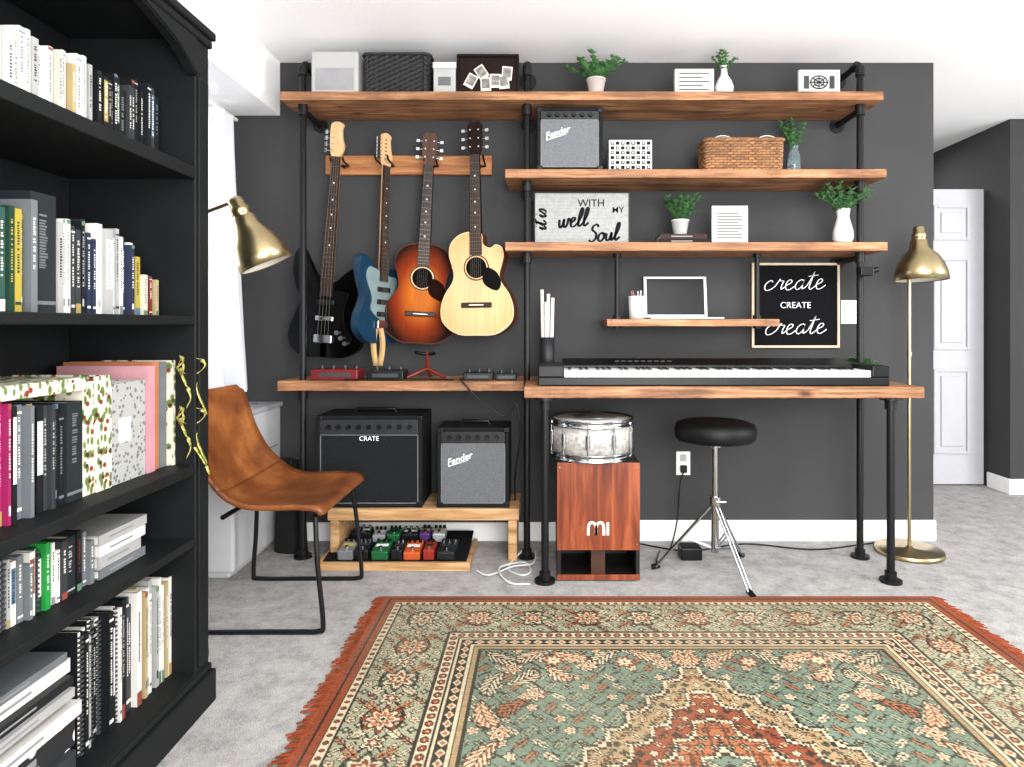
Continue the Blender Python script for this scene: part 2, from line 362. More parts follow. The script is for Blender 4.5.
row('A',[(-62,-42,-22,Wt,Ch),(-42,-22,-8,Cr,Gy),(-22,-10,5,Lg,Ch),(-10,0,22,Wt,Gy),(0,13,30,Cr,Ch),(13,21,40,Wt,Bk),(21,33,27,Wt,Gy),(33,46,38,Lg,Ch),(46,55,47,Wt,Ch),(55,64,52,Cr,Gy),(64,74,58,Be,Wt),(74,84,55,Wt,Gy),(84,92,66,Lg,Bk),
 (97,107,71,Bk,Wt),(107,113,80,Bk,Lg),(113,121,74,Bk,Wt),(121,128,90,Bk,Gy),(128,134,86,Ch,Wt),(134,140,80,Bk,Lg),(140,146,92,Bk,Wt),(146,153,84,Bk,Wt),(153,161,97,Bk,Gy)],'paperbacks on the upper shelf',.14)
row('B',[(-60,-35,180,Sl,Lg),(-35,-12,192,Dg,Wt),(-12,-2,205,Cr,Gy),(-2,5,207,Te,Wt),(5,11,206,Dg,Ye),(11,18,209,Ye,Ch),(18,27,213,Ol,Wt),(27,34,200,Gy,Wt),(34,60,194,Sl,Gy),(60,66,222,Lg,Ch),(66,73,219,Wt,Gy),(73,82,226,Ch,Wt),(82,90,221,Bk,Lg),(90,97,233,Nv,Wt),(97,111,224,Wt,Lg),(111,119,240,Wt,Gy),(119,126,229,Lg,Ch),(126,132,238,Nv,Wt),(132,136,243,Wt,Ch),(136,141,257,Ye,Ch),(141,145,275,Cr,Gy),(145,148,281,Ol,Wt),(148,151,277,Rd,Wt),(151,155,276,Te,Wt),(155,158,280,Be,Gy)],'assorted books on the middle shelf',.17)
row('C',[(-60,-35,420,Gy,Wt),(-35,-15,412,Bk,Wt),(-15,0,408,Ch,Wt),(0,9,402,Mg,Wt),(9,21,407,Bk,Wt),(21,31,405,Gy,Wt),(31,45,404,Nv,Wt),(45,54,406,Ch,Lg),(54,66,404,Bk,Gy),(66,82,402,Sl,Gy)],'dark books on the lower middle shelf',.2)
row('D',[(-40,-20,585,Gy,Wt),(-20,-8,575,Wt,Ch),(-8,2,570,Lg,Ch),(2,11,562,Gy,Wt),(11,20,560,Lg,Ch),(20,30,556,Gy,Wt),(30,36,552,Wt,Gy),(36,43,548,Dg,Wt),(43,53,543,Gr,Wt),(53,60,543,Wt,Ch),(60,66,541,Ch,Wt),(66,76,537,Sl,Lg),(76,85,531,Bk,Rd),(85,93,532,Gy,Wt)],'books on the lower shelf',.19,sp=(3,4,5,6,12))
row('E',[(78,86,632,Bk,Wt),(86,92,628,Wt,Ch),(92,101,620,Bk,Lg),(101,106,618,Lg,Ch),(106,115,612,Bk,Wt),(115,120,607,Wt,Gy),(120,128,600,Bk,Lg),(128,134,598,Ch,Wt),(134,139,592,Wt,Ch),(139,146,588,Be,Gy),(146,151,588,Wt,Gy),(151,158,580,Lg,Ch),(158,163,578,Wt,Gy),(163,168,582,Be,Wt),(168,174,577,Wt,Gy)],'binders on the bottom shelf',.24,sp=(0,2,4,6,9))
def leafprint():
    m,n,b=nt('leaf_print'); b.inputs['Roughness'].default_value=.6
    vo=n.nodes.new('ShaderNodeTexVoronoi'); vo.inputs['Scale'].default_value=42; n.links.new(coord(n,(1,1.9,1.0)),vo.inputs['Vector'])
    v2=n.nodes.new('ShaderNodeTexVoronoi'); v2.inputs['Scale'].default_value=44; n.links.new(coord(n,(1,1,1)),v2.inputs['Vector'])
    a=ramp(n,vo.outputs['Distance'],[(.0,lin('#3f5026')),(.42,lin('#5d6e36')),(.46,lin('#bdb8a8'))])
    c=ramp(n,v2.outputs['Distance'],[(.0,lin('#a0352a')),(.26,lin('#a0352a')),(.29,(1,1,1,1))])
    n.links.new(mixc(n,1,a,c),b.inputs['Base Color']); return m
LEAF=leafprint(); GP=voro('#5a5c5e','#939490',75,.33,name='grey_print'); BW=voro('#c3c3c3','#17171a',22,.35,'#17171a',name='black_white_floral')
def bx(px0,px1,top,key,m,lab,dep=.24,xs=SX):
    y0,y1=yof(px0)+.001,yof(px1)-.001; z=SZ[key][0]; return bookobj(y0,y1,z,Z(top,(y0+y1)/2)-z,dep,'#c3c1bb',None,'file boxes with printed covers',lab,m,xs,'file_box')
bx(83,95,382,'C',LEAF,'leaf-print white file box standing among books')
bx(95,111,376,'C',LEAF,'leaf-print white file box with red berries')
g_=bx(111,146,382,'C',GP,'wide grey patterned file box')
B().box(.0,.001,.03,.075,.10,.16).out('label_holder',g_,PAPER)
bx(146,154,366,'C',mat('#a87a80',.6),'slim dusty pink folder box')
bx(154,161,362,'C',mat('#9a6040',.6),'slim orange folder box')
bx(161,168,362,'C',mat(Gy,.6),'slim grey folder box')
lb=bx(168,178,360,'C',LEAF,'leaf-print binder tied with yellow green ribbon',.2,SX+.01)
rb=B()
def ribbon(P,w=.006):
    P=spl(P,5,False); L_=[]
    for i,p in enumerate(P):
        a=Vector(P[max(0,i-1)]);c=Vector(P[min(len(P)-1,i+1)]); t_=(c-a).normalized(); s_=t_.cross(Vector((math.cos(i*.25),math.sin(i*.25)*.3-.3,.25))).normalized()*w
        L_+=[Vector(p)+s_,Vector(p)-s_]
    rb.add(L_,[(2*i,2*i+1,2*i+3,2*i+2) for i in range(len(P)-1)],0,True)
for zk in (.27,.13):
    ribbon([(.006,.012,zk),(.035,-.02,zk+.035),(.05,-.035,zk+.01),(.035,-.015,zk-.012),(.012,.01,zk)],.0065)
    ribbon([(.006,.012,zk),(.045,.02,zk+.03),(.078,.025,zk+.012),(.055,.022,zk-.012),(.012,.014,zk)],.0065)
    ribbon([(.010,.012,zk),(.035,.0,zk-.04),(.045,.01,zk-.08),(.04,-.005,zk-.11)],.0055)
    ribbon([(.010,.012,zk),(.05,.02,zk-.03),(.065,.01,zk-.07),(.08,.03,zk-.13)],.0055)
ribbon([(.055,.012,.05),(.075,.02,.01),(.09,.025,-.03)],.0055)
rb.out('ribbon',lb,voro('#6c7a2c','#ab9f56',90,.42,name='leafy_ribbon'),solid=.0012)
random.seed(11)
zt=.95
B().box(-.2,0,0,yof(82)-1.1,0,.03).out('storage_box',None,LEAF,.003,loc=(SX+.01,1.1,zt+.002),label='flat leaf-print box lying on top of dark books',category='box')
def stack(y0,y1,z,items,grp):
    for hh,col,m in items:
        bd=B(); t=y1-y0-random.uniform(0,.03); bd.box(-.20,0,0,t,0,.003,0); bd.box(-.20,0,0,t,hh-.003,hh,0); bd.box(-.004,0,0,t,.003,hh-.003,0); bd.box(-.197,-.004,.004,t-.004,.003,hh-.003,1)
        bd.box(0,.0008,t*.2,t*.7,hh*.4,hh*.6,2)
        bd.out('book',None,[m or mat(col,.5),PAPER,mat('#77797c',.6)],loc=(SX+random.uniform(-.01,.02),y0,z+.0006),label=f'{CN.get(col,"patterned")} volume lying flat in a stack',category='book',group=grp); z+=hh+.0006
stack(yof(97),yof(146),.50,[(.022,Gy,None),(.03,Lg,None),(.025,Wt,None),(.024,Lg,None)],'stack lying on the lower shelf')
stack(1.07,yof(76),.12,[(.04,Ch,None),(.07,'x',BW),(.03,Wt,None),(.022,Bk,None),(.02,Lg,None),(.02,Bk,None),(.03,Wt,None),(.018,Gy,None)],'boxes and albums lying on the bottom shelf')

# ---------- shelving unit
su=thing('shelving_unit','industrial wall shelving of stained pine boards on black iron pipe','shelf unit',(0,0,0))
YF=2.96; YB=3.262; PY=3.03
def plank(x0,x1,y0,y1,z0,z1,seed):
    rnd=random.Random(seed); n=60; bd=B(); vs=[]
    a=[rnd.uniform(-.001,.001) for _ in range(n+1)]; c_=[rnd.uniform(-.0008,.0008) for _ in range(n+1)]
    for i in range(n+1):
        x=x0+(x1-x0)*i/n; vs+=[(x,y0+a[i],z0+c_[i]),(x,y1,z0),(x,y1,z1),(x,y0+a[i]+.002,z1)]
    fs=[(i*4+k,i*4+(k+1)%4,(i+1)*4+(k+1)%4,(i+1)*4+k) for i in range(n) for k in range(4)]
    fs+=[(0,1,2,3),(n*4+3,n*4+2,n*4+1,n*4)]
    return bd.add(vs,fs)
def board(px0,px1,ztop,t=.04,yf=YF,name='shelf'):
    return plank(X(px0,yf),X(px1,yf),yf,YB,ztop-t,ztop,px0).out(name,su,SHELFW,.003)
ZA,ZB_,ZC,ZS,ZD=2.182,1.822,1.484,1.128,.84
board(280,884,ZA); board(505,887,ZB_); board(505,888,ZC); board(607,780,ZS,.034,3.0); board(277,524,ZD,.045,YF,'worktop')
PX=[X(303,PY),X(527,PY),X(860,PY)]
for i,x in enumerate(PX):
    p=B(); ztop=2.34
    p.tube([(x,PY,.0),(x,PY,ztop-.03),(x,PY+.01,ztop-.008),(x,PY+.03,ztop),(x,WY-.003,ztop)],.0155,14)
    p.cyl((x,PY,0),(x,PY,.012),.042); p.cyl((x,PY,.012),(x,PY,.04),.023)
    p.cyl((x,WY-.012,ztop),(x,WY-.002,ztop),.042); p.cyl((x,PY,ztop-.06),(x,PY,ztop-.02),.021); p.cyl((x,PY+.03,ztop),(x,PY+.06,ztop),.021)
    for zz in (ZA-.04,ZB_-.04,ZC-.04):
        if i==0 and zz<2: continue
        p.cyl((x,PY,zz-.05),(x,PY,zz),.022); p.cyl((x,PY+.015,zz-.025),(x,WY-.002,zz-.025),.0145); p.cyl((x,WY-.01,zz-.025),(x,WY-.002,zz-.025),.038)
    p.cyl((x,PY,ZD-.09),(x,PY,ZD-.045),.022)
    p.out('pipe_post',su,PIPE)
for q in (617,757):
    x=X(q,3.08); B().cyl((x,3.08,ZS),(x,3.08,ZC-.04),.012).cyl((x,3.08,ZS),(x,3.08,ZS+.02),.02).cyl((x,3.08,ZC-.06),(x,3.08,ZC-.04),.02).cyl((x,3.08,ZS-.045),(x,3.08,ZS-.034),.02).out('pipe_hanger',su,PIPE)
dk_=thing('desk','long pine desktop on black iron pipe legs','desk',(0,0,0))
DF=2.69
plank(X(524,DF),X(925,DF),DF,3.25,ZD-.048,ZD,9).out('desktop',dk_,SHELFW,.004)
for q in (545,892):
    x=X(q,2.73); B().cyl((x,2.74,0),(x,2.74,ZD-.048),.0165).cyl((x,2.74,0),(x,2.74,.012),.045).cyl((x,2.74,.012),(x,2.74,.045),.024).cyl((x,2.74,ZD-.06),(x,2.74,ZD-.048),.045).cyl((x,2.74,ZD-.1),(x,2.74,ZD-.06),.024).out('leg',dk_,PIPE)

# ---------- guitar rack and guitars
gr=thing('guitar_rack','orange-stained wooden wall board with black guitar hooks','rack',(0,0,0))
GX=[X(340,3.17),X(386,3.17),X(431,3.17),X(479,3.17)]
B().box(X(326,3.25),X(492,3.25),3.24,WY-.001,Z(175,3.25),Z(156,3.25)).out('board',gr,RACKW,.003)
ZH=1.90
for x,yl in zip(GX,(3.13,3.09,3.16,3.08)):
    hk=B(); hk.cyl((x,3.24,ZH),(x,3.22,ZH),.008)
    for sgn in (-1,1): hk.tube([(x,3.225,ZH),(x+sgn*.028,3.22,ZH),(x+sgn*.03,yl,ZH),(x+sgn*.03,yl-.015,ZH+.015)],.005)
    hk.out('hook',gr,PLAST)
def burst(inner,mid,outer,cz,sx,sz,name,pos=(.3,.62,.95),gl=.12,ro=.35):
    m,n,b=nt(name); tc=n.nodes.new('ShaderNodeTexCoord'); mp=n.nodes.new('ShaderNodeMapping'); mp.inputs['Location'].default_value=(0,0,-cz*sz); mp.inputs['Scale'].default_value=(sx,0,sz)
    ln=n.nodes.new('ShaderNodeVectorMath'); ln.operation='LENGTH'
    n.links.new(tc.outputs['Object'],mp.inputs[0]); n.links.new(mp.outputs[0],ln.inputs[0])
    c=ramp(n,ln.outputs['Value'],[(pos[0],lin(inner)),(pos[1],lin(mid)),(pos[2],lin(outer))])
    w=n.nodes.new('ShaderNodeTexNoise'); w.inputs['Scale'].default_value=2; w.inputs['Detail'].default_value=6; n.links.new(coord(n,(60,1,2)),w.inputs['Vector'])
    c=mixc(n,.5,c,ramp(n,w.outputs['Fac'],[(.35,(.75,.7,.65,1)),(.6,(1,1,1,1))]))
    n.links.new(c,b.inputs['Base Color']); b.inputs['Roughness'].default_value=ro; b.inputs['Specular IOR Level'].default_value=gl; return m
def stringed(name,label,loc,rot,kind,finish,side,nut,headlen,scale_w=1,strings=6,pick=None,neckm=None,cut=True,headm=None):
    g=thing(name,label,'guitar',loc,rot)
    if kind=='acoustic':
        H=.50; dep=.09
        L=[(0,0),(-.10,.006),(-.175,.06),(-.188,.13),(-.165,.20),(-.13,.25),(-.118,.29),(-.128,.34),(-.142,.39),(-.132,.445),(-.09,.485),(-.03,.50)]
        if cut: R=[(.028,.49),(.035,.44),(.07,.42),(.10,.435),(.132,.42),(.14,.38),(.128,.33),(.118,.29),(.13,.25),(.165,.20),(.188,.13),(.175,.06),(.10,.006)]
        else: R=[(-a,b_) for a,b_ in L[:0:-1]]
        o=[(a*scale_w,b_) for a,b_ in spl(L+R,5)]
        B().prism(o,-dep/2,dep/2,0).out('body',g,[side],.006)
        B().prism([(a*.985,(b_-.25)*.985+.25) for a,b_ in o],-dep/2-.002,-dep/2+.001).out('binding',g,mat('#4a3020' if 'sunburst' in label else '#c9bda0',.5,name='binding_'+('dark' if 'sunburst' in label else 'cream'),spec=.05))
        B().prism([(a*.965,(b_-.25)*.97+.25) for a,b_ in o],-dep/2-.003,-dep/2-.001).out('soundboard',g,finish)
        fy=-dep/2-.003
        c=[(math.cos(t*math.pi/16),math.sin(t*math.pi/16)) for t in range(32)]
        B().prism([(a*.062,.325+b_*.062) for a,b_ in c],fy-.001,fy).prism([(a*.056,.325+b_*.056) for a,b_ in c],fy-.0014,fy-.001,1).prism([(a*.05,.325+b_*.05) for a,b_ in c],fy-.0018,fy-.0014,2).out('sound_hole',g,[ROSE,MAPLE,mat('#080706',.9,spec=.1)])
        if pick:
            B().prism(spl([(.035,.30),(.055,.325),(.10,.30),(.12,.25),(.10,.215),(.05,.235),(.03,.265)],4),fy-.002,fy).out('pickguard',g,pick)
        B().box(-.075,.075,fy-.008,fy,.135,.16).out('bridge',g,ROSE,.004)
        B().box(-.035,.035,fy-.012,fy-.008,.146,.150).out('saddle',g,WHITE)
        nb=.385; zb=.15
    else:
        H=.45; dep=.045
        if kind=='bass': o=[(0,0),(-.09,.0),(-.155,.05),(-.165,.13),(-.14,.21),(-.125,.27),(-.15,.35),(-.165,.43),(-.160,.50),(-.13,.53),(-.095,.47),(-.05,.39),(.0,.37),(.04,.375),(.075,.41),(.115,.44),(.145,.41),(.135,.33),(.12,.27),(.13,.20),(.17,.12),(.165,.05),(.10,.005)]
        else: o=[(0,.0),(-.09,.005),(-.15,.055),(-.155,.12),(-.125,.19),(-.115,.23),(-.14,.30),(-.15,.37),(-.13,.42),(-.09,.40),(-.05,.35),(0,.34),(.04,.345),(.08,.37),(.115,.365),(.135,.33),(.12,.26),(.11,.22),(.125,.17),(.16,.11),(.155,.05),(.09,.005)]
        o=[(a*scale_w,b_) for a,b_ in spl(o,5)]
        B().prism(o,-dep/2,dep/2).out('body',g,finish,.012,bseg=4)
        fy=-dep/2
        pg=[(-.06,.36),(-.1,.36),(-.115,.31),(-.075,.22),(-.08,.16),(-.01,.11),(.05,.1),(.1,.07),(.13,.1),(.09,.17),(.085,.24),(.1,.32),(.04,.33)]
        B().prism([(a*scale_w,b_) for a,b_ in spl(pg,4)],fy-.003,fy).out('pickguard',g,pick)
        for zz in ((.19,.27) if kind=='bass' else (.14,.20,.26)): B().box(-.045,.045,fy-.012,fy-.003,zz-.012,zz+.012).out('pickup',g,CHROME if kind=='bass' and zz<.2 else PLAST,.004)
        B().box(-.045,.045,fy-.015,fy-.003,.07,.11).out('bridge',g,CHROME,.003)
        for q in range(3): B().cyl((.07+.022*q,fy-.02,.125-.025*q),(.07+.022*q,fy-.003,.125-.025*q),.011).out('knob',g,CHROME if kind=='bass' else WHITE)
        nb=.30; zb=.09
    ys=fy-.006
    w0,w1=(.029,.022) if kind!='bass' else (.031,.02)
    nk=B(); ne=.49 if kind=='acoustic' else .35
    def nf(u,v):
        w=w0+(w1-w0)*v; z=ne-.02+(nut-ne+.02)*v; a=math.pi*u; return (w*1.12*math.cos(a),ys+.004+.02*math.sin(a),z)
    nk.grid(nf,8,2); nk.out('neck',g,neckm or MAPLE,open=1)
    fb=B(); fb.add([(-w0,ys-.003,nb),(w0,ys-.003,nb),(w1,ys-.003,nut),(-w1,ys-.003,nut),(-w0,ys+.005,nb),(w0,ys+.005,nb),(w1,ys+.005,nut),(-w1,ys+.005,nut)],[(0,1,2,3),(7,6,5,4),(0,4,5,1),(1,5,6,2),(2,6,7,3),(3,7,4,0)])
    sl=nut-zb
    for k in range(1,20):
        z=nut-sl*(1-2**(-k/12))
        if z<nb+.005: break
        w=w0+(w1-w0)*(z-nb)/(nut-nb); fb.box(-w,w,ys-.0042,ys-.003,z-.0006,z+.0006,1)
        if k in (3,5,7,9,12): fb.cyl((0,ys-.0036,z+.012),(0,ys-.003,z+.012),.004,seg=10,mi=2)
    fb.out('fretboard',g,[ROSE,STR,WHITE])
    hl=headlen
    if kind=='acoustic': ho=[(-w1,0),(-.034,.03),(-.036,hl-.02),(-.02,hl),(0,hl-.008),(.02,hl),(.036,hl-.02),(.034,.03),(w1,0)]
    else: ho=spl([(-w1,0),(-.03,.03),(-.034,hl*.4),(-.036,hl*.75),(-.03,hl*.95),(.0,hl),(.028,hl*.93),(.022,hl*.8),(.028,hl*.5),(.038,.05),(w1,0)],3)
    B().prism([(a,nut+b_) for a,b_ in ho],ys-.002,ys+.014).out('headstock',g,headm or MAPLE,.002)
    nt_=strings
    for k in range(nt_):
        if kind=='acoustic': sx=-1 if k%2 else 1; z=nut+.035+(k//2)*(hl-.06)/2.5
        else: sx=-1; z=nut+.03+k*(hl-.05)/nt_
        t=B(); t.cyl((sx*.02,ys-.01,z),(sx*.02,ys-.002,z),.004,seg=10); t.cyl((sx*.03,ys+.008,z),(sx*.052,ys+.008,z),.003,seg=8)
        r=.011 if kind=='bass' else .007; t.box(sx*.058-.008,sx*.058+.008,ys+.004,ys+.012,z-r,z+r); t.out('tuning_peg',g,CHROME)
    for k in range(nt_):
        q=(k/(nt_-1)-.5)*2
        B().cyl((q*w0*.85,fy-.014,zb),(q*w1*.8,ys-.006,nut),.0004 if kind!='bass' else .0008,seg=5).out('string',g,STR)
    return g
def zb(q,Y=3.15): return Z(q,Y)
AC_S=mat('#32140a',.45,name='mahogany_sides',spec=.1)
stringed('bass_guitar','black electric bass guitar with maple headstock hanging from rack',(X(323,3.15),3.165,zb(357)),(0,math.radians(4.2),math.radians(-4)),'bass',mat('#010101',.08,name='gloss_black',spec=.18),None,.985,.17,1.08,4,mat('#060607',.2,name='black_guard',spec=.12),headm=MAPLE)
stringed('electric_guitar','teal blue electric guitar with maple headstock hanging turned sideways',(X(377,3.11),3.125,zb(343)),(0,math.radians(2.2),math.radians(64)),'strat',mat('#0c2c40',.3,name='teal_lacquer',spec=.2),None,.87,.16,1.05,6,mat('#6a7a7c',.4,name='pale_guard',spec=.15))
stringed('acoustic_guitar','sunburst acoustic guitar hanging from the rack',(X(419,3.19),3.20,zb(344)),(0,math.radians(3.2),math.radians(7)),'acoustic',burst('#b8641f','#7c2c0e','#1c0805',.24,5.2,3.5,'sunburst',(.22,.6,.92),.04,.5),AC_S,.885,.16,.98,6,mat('#1c0a06',.6,name='dark_guard',spec=.02),ROSE,False,wood('#3a1d10','#4a2818','#5a3422',(20,20,2),.5,name='brown_headstock'))
stringed('acoustic_guitar','natural spruce cutaway acoustic guitar with black pickguard',(X(480,3.1),3.08,zb(336,3.09)),(0,math.radians(-.6),math.radians(-9)),'acoustic',burst('#c9ae82','#bf9f70','#a88050',.22,3,2.4,'spruce'),mat('#4a2614',.4,name='rosewood_sides',spec=.15),.86,.16,.96,6,mat('#080707',.4,name='gloss_pickguard',spec=.08),ROSE,True,mat('#180c08',.4,name='dark_head',spec=.1))
sp=B(); 
for sgn in (-1,1):
    pts=[(sgn*.012+.01*sgn*math.sin(i*.5),.0,-.026*i) for i in range(8)]
    sp.add([q for p in pts for q in ((p[0]-.013,0,p[2]),(p[0]+.013,.004,p[2]))],[(2*i,2*i+1,2*i+3,2*i+2) for i in range(7)],0,True)
sp.out('guitar_strap',None,mat('#a88a5c',.7,name='tan_strap'),solid=.003,loc=(X(379,3.10),3.08,zb(328)),label='tan leather guitar strap hanging below blue guitar',category='strap')

# ---------- amps
def amp(name,label,loc,w,h,d,grille,panel,logo,ph=.06,panelm=SILV,rotz=0,logopos=None,lsz=.035,kn=7,fend=False):
    a=thing(name,label,'amplifier',loc,(0,0,rotz)); t=.018
    c=B(); c.box(-w/2,w/2,0,d,0,t).box(-w/2,w/2,0,d,h-t,h).box(-w/2,-w/2+t,0,d,t,h-t).box(w/2-t,w/2,0,d,t,h-t).box(-w/2+t,w/2-t,.012,d-.005,t,h-t)
    c.out('cabinet',a,TOLEX,.005)
    B().box(-w/2+t,w/2-t,.004,.011,t,h-t-ph).out('grille',a,grille,.002)
    B().box(-w/2+t,w/2-t,.003,.0038,t,t+.004).box(-w/2+t,w/2-t,.003,.0038,h-t-ph-.004,h-t-ph).box(-w/2+t,-w/2+t+.004,.003,.0038,t,h-t-ph).box(w/2-t-.004,w/2-t,.003,.0038,t,h-t-ph).out('piping',a,mat('#6a6c6e',.5))
    B().box(-w/2+t,w/2-t,.0,.011,h-t-ph,h-t).out('control_panel',a,panelm,.002)
    for k in range(kn): 
        x=-w/2+t+.04+k*(w-2*t-.08)/max(1,kn-1); B().cyl((x,-.014,h-t-ph/2),(x,0,h-t-ph/2),.009,.011,seg=14).out('knob',a,PLAST)
    hd=B(); hd.tube([(-w*.2,d*.5,h),(-w*.19,d*.5,h+.016),(w*.19,d*.5,h+.016),(w*.2,d*.5,h)],.008); hd.out('handle',a,PLAST)
    for sx in (-1,1):
        for zz in (0.0,h):
            x=sx*w/2; k=B(); s0=1 if zz==0 else -1
            k.box(min(x,x-sx*.025)-.002,max(x,x-sx*.025)+.002,-.002,.03,min(zz,zz+s0*.025)-(.0 if zz==0 else -.002),max(zz,zz+s0*.025)); k.out('corner_guard',a,PLAST,.004)
    lp=logopos
    if fend:
        text(logo,lsz,(lp[0],.0005,lp[1]),WINK,a,rot=(math.pi/2,-.32,0),shear=.35,name='logo',off=.0004)
        B().add([(lp[0]-.05,.002,lp[1]-.036),(lp[0]+.045,.002,lp[1]-.005),(lp[0]+.045,.002,lp[1]-.003),(lp[0]-.05,.002,lp[1]-.032)],[(0,1,2,3)]).out('logo_underline',a,WINK,open=1)
    else: text(logo,lsz,(lp[0],.001,lp[1]),WINK,a,name='logo',ext=.001)
    return a
BZ=.25
bench=thing('bench','low light pine bench holding the amplifiers','bench',(0,0,0))
bx0,bx1=X(328,2.97),X(519,2.97)
B().box(bx0,bx1,2.96,3.24,BZ-.055,BZ).out('bench_top',bench,LIGHTW,.004)
for x in (bx0+.01,bx1-.05): B().box(x,x+.04,2.97,3.22,0,BZ-.055).out('leg',bench,LIGHTW,.003)
GB=mat('#191b1d',.9,var=.4,scale=350,bump=.4,name='black_grille_cloth',spec=.15); GS=mat('#606265',.8,var=.35,scale=330,bump=.4,name='silver_grille_cloth',spec=.2)
aY=2.975; s_=F/aY
amp('amplifier','large black combo amplifier with black grille on pine bench',((X(315,aY)+X(423,aY))/2,aY,BZ+.001),106/s_,Z(416,aY)-BZ,.255,GB,None,'CRATE',.07,mat('#2b2e31',.4,.3,name='grey_panel'),logopos=(.0,.32),lsz=.030,kn=9)
amp('amplifier','small black combo amplifier with silver grille on pine bench',((X(437,aY)+X(509,aY))/2,aY,BZ+.001),72/s_,Z(428,aY)-BZ,.22,GS,None,'Fender',.055,mat('#151618',.4,name='dark_panel'),logopos=(-.065,.225),lsz=.043,kn=6,fend=True)
aY=3.0; s_=F/aY
amp('amplifier','compact black practice amplifier with silver grille on shelf',((X(535,aY)+X(603,aY))/2+.004,aY,ZB_+.001),66/s_,Z(107,aY)-ZB_,.2,mat('#66686b',.8,var=.35,scale=330,bump=.4,name='grey_grille_cloth',spec=.2),None,'Fender',.04,mat('#101112',.4,name='black_panel'),logopos=(-.06,.178),lsz=.042,kn=6,fend=True)

pb=thing('pedalboard','dark pedalboard with pale pine rim on the carpet','pedalboard',(0,0,0))
px0,px1=X(316,2.86),X(470,2.86)
def bz(y): return .03+(y-2.86)*.14
p=B(); p.add([(px0+.02,2.88,bz(2.88)-.01),(px1-.02,2.88,bz(2.88)-.01),(px1-.02,3.19,bz(3.19)-.01),(px0+.02,3.19,bz(3.19)-.01),(px0+.02,2.88,bz(2.88)),(px1-.02,2.88,bz(2.88)),(px1-.02,3.19,bz(3.19)),(px0+.02,3.19,bz(3.19))],[(0,3,2,1),(4,5,6,7),(0,1,5,4),(1,2,6,5),(2,3,7,6),(3,0,4,7)]).out('deck',pb,mat('#121314',.9,name='black_hook_felt',spec=.1))
B().box(px0,px1,2.86,2.88,0,.036).box(px0,px0+.02,2.88,3.19,0,.036).box(px1-.02,px1,2.88,3.19,0,.036).out('rim',pb,LIGHTW,.002)
rp=random.Random(21)
row1=[('#77797c','grey',.07,.12),('#141517','black',.06,.11),('#1f5a36','green',.075,.12),('#16181a','black',.05,.10),('#b85428','orange',.075,.125),('#8b2a20','red',.05,.10),('#202225','black',.08,.13),('#1f6a48','green',.07,.12)]
row2=[('#17181a','black',.09,.07),('#9a9c9e','silver',.06,.08),('#23663a','green',.06,.08),('#17181a','black',.08,.07),('#5a3a78','purple',.05,.08),('#b0b2b4','silver',.06,.08)]
def pedals(rw,y,x0_):
    x=x0_
    for c_,nm,w_,d_p in rw:
        if x+w_>bx1-.065 or x+w_>px1-.025: break
        pe=thing('guitar_pedal',f'{nm} metal guitar effects pedal with knobs on pedalboard','pedal',(x+w_/2,y,bz(y)+.002),(math.atan(.14),0,rp.uniform(-.05,.05)),'effects pedals on the pedalboard')
        hp=rp.uniform(.035,.05)
        B().box(-w_/2,w_/2,0,d_p,.0,hp).out('body',pe,mat(c_,.4,.2),.006)
        for q in ((-.33,0,.33) if w_>.055 else (-.2,.2)): B().cyl((q*w_,d_p*.8,hp),(q*w_,d_p*.8,hp+.012),.007,seg=12).out('knob',pe,CHROME if nm=='black' else PLAST)
        B().cyl((0,d_p*.25,hp),(0,d_p*.25,hp+.01),.008,seg=12).out('footswitch',pe,CHROME)
        B().box(-w_*.38,w_*.38,d_p*.42,d_p*.62,hp,hp+.001).out('label_plate',pe,mat(rp.choice(['#c9c9c5','#22262a','#a89a44']),.6))
        x+=w_+rp.uniform(.006,.016)
pedals(row1,2.89,px0+.085); pedals(row2,3.06,px0+.10)
def pedal2(x,y,w,d,h_,c_,lab,nk=3):
    pe=thing('effects_unit',lab,'pedal',(x,y,ZD+.001))
    B().box(-w/2,w/2,0,d,0,h_).out('body',pe,mat(c_,.4,.1),.005)
    for k in range(nk): q=-w/2+w*(k+.5)/nk; B().cyl((q,d*.65,h_),(q,d*.65,h_+.015),.009,seg=12).out('knob',pe,mat('#3a3c3e',.4,.5))
    B().box(-w*.35,w*.35,-.001,0,h_*.3,h_*.7).out('label_strip',pe,mat('#3a3c3e',.4))
pedal2(X(334,3.0),3.0,.22,.12,.05,'#6a1a1e','dark red multi-effects unit on the worktop',4)
pedal2(X(385,3.0),3.0,.17,.12,.045,'#101113','black effects unit on the worktop',3)
pedal2(X(478,3.0),2.99,.14,.1,.035,'#121315','small black mixer on the worktop',3)
pedal2(X(506,3.0),2.99,.10,.1,.03,'#17181b','small black audio interface on the worktop',2)
gs=thing('guitar_stand','small red metal stand on the worktop','stand',(X(428,3.1),3.10,ZD+.001))
B().tube([(-.09,-.06,.009),(0,-.01,.05),(.09,-.06,.009)],.009).tube([(0,.06,.009),(0,-.01,.05),(0,-.02,.13)],.009).out('frame',gs,mat('#6a2218',.35,name='red_enamel'))
B().tube([(-.05,-.05,.13),(-.03,-.02,.12),(.03,-.02,.12),(.05,-.05,.13)],.008).out('cradle',gs,PLAST)
def cable(pts,m,lab,r=.004,name='cable'):
    return B().tube(spl(pts,6,False),r,6).out(name,None,m,label=lab,category='cable')
cable([(-.93,2.985,ZD+.006),(-.85,2.975,ZD+.006),(-.75,2.98,ZD+.006),(-.68,2.972,ZD+.006),(-.55,2.985,ZD+.006),(-.42,2.975,ZD+.006)],PLAST,'black cable lying across the worktop edge')
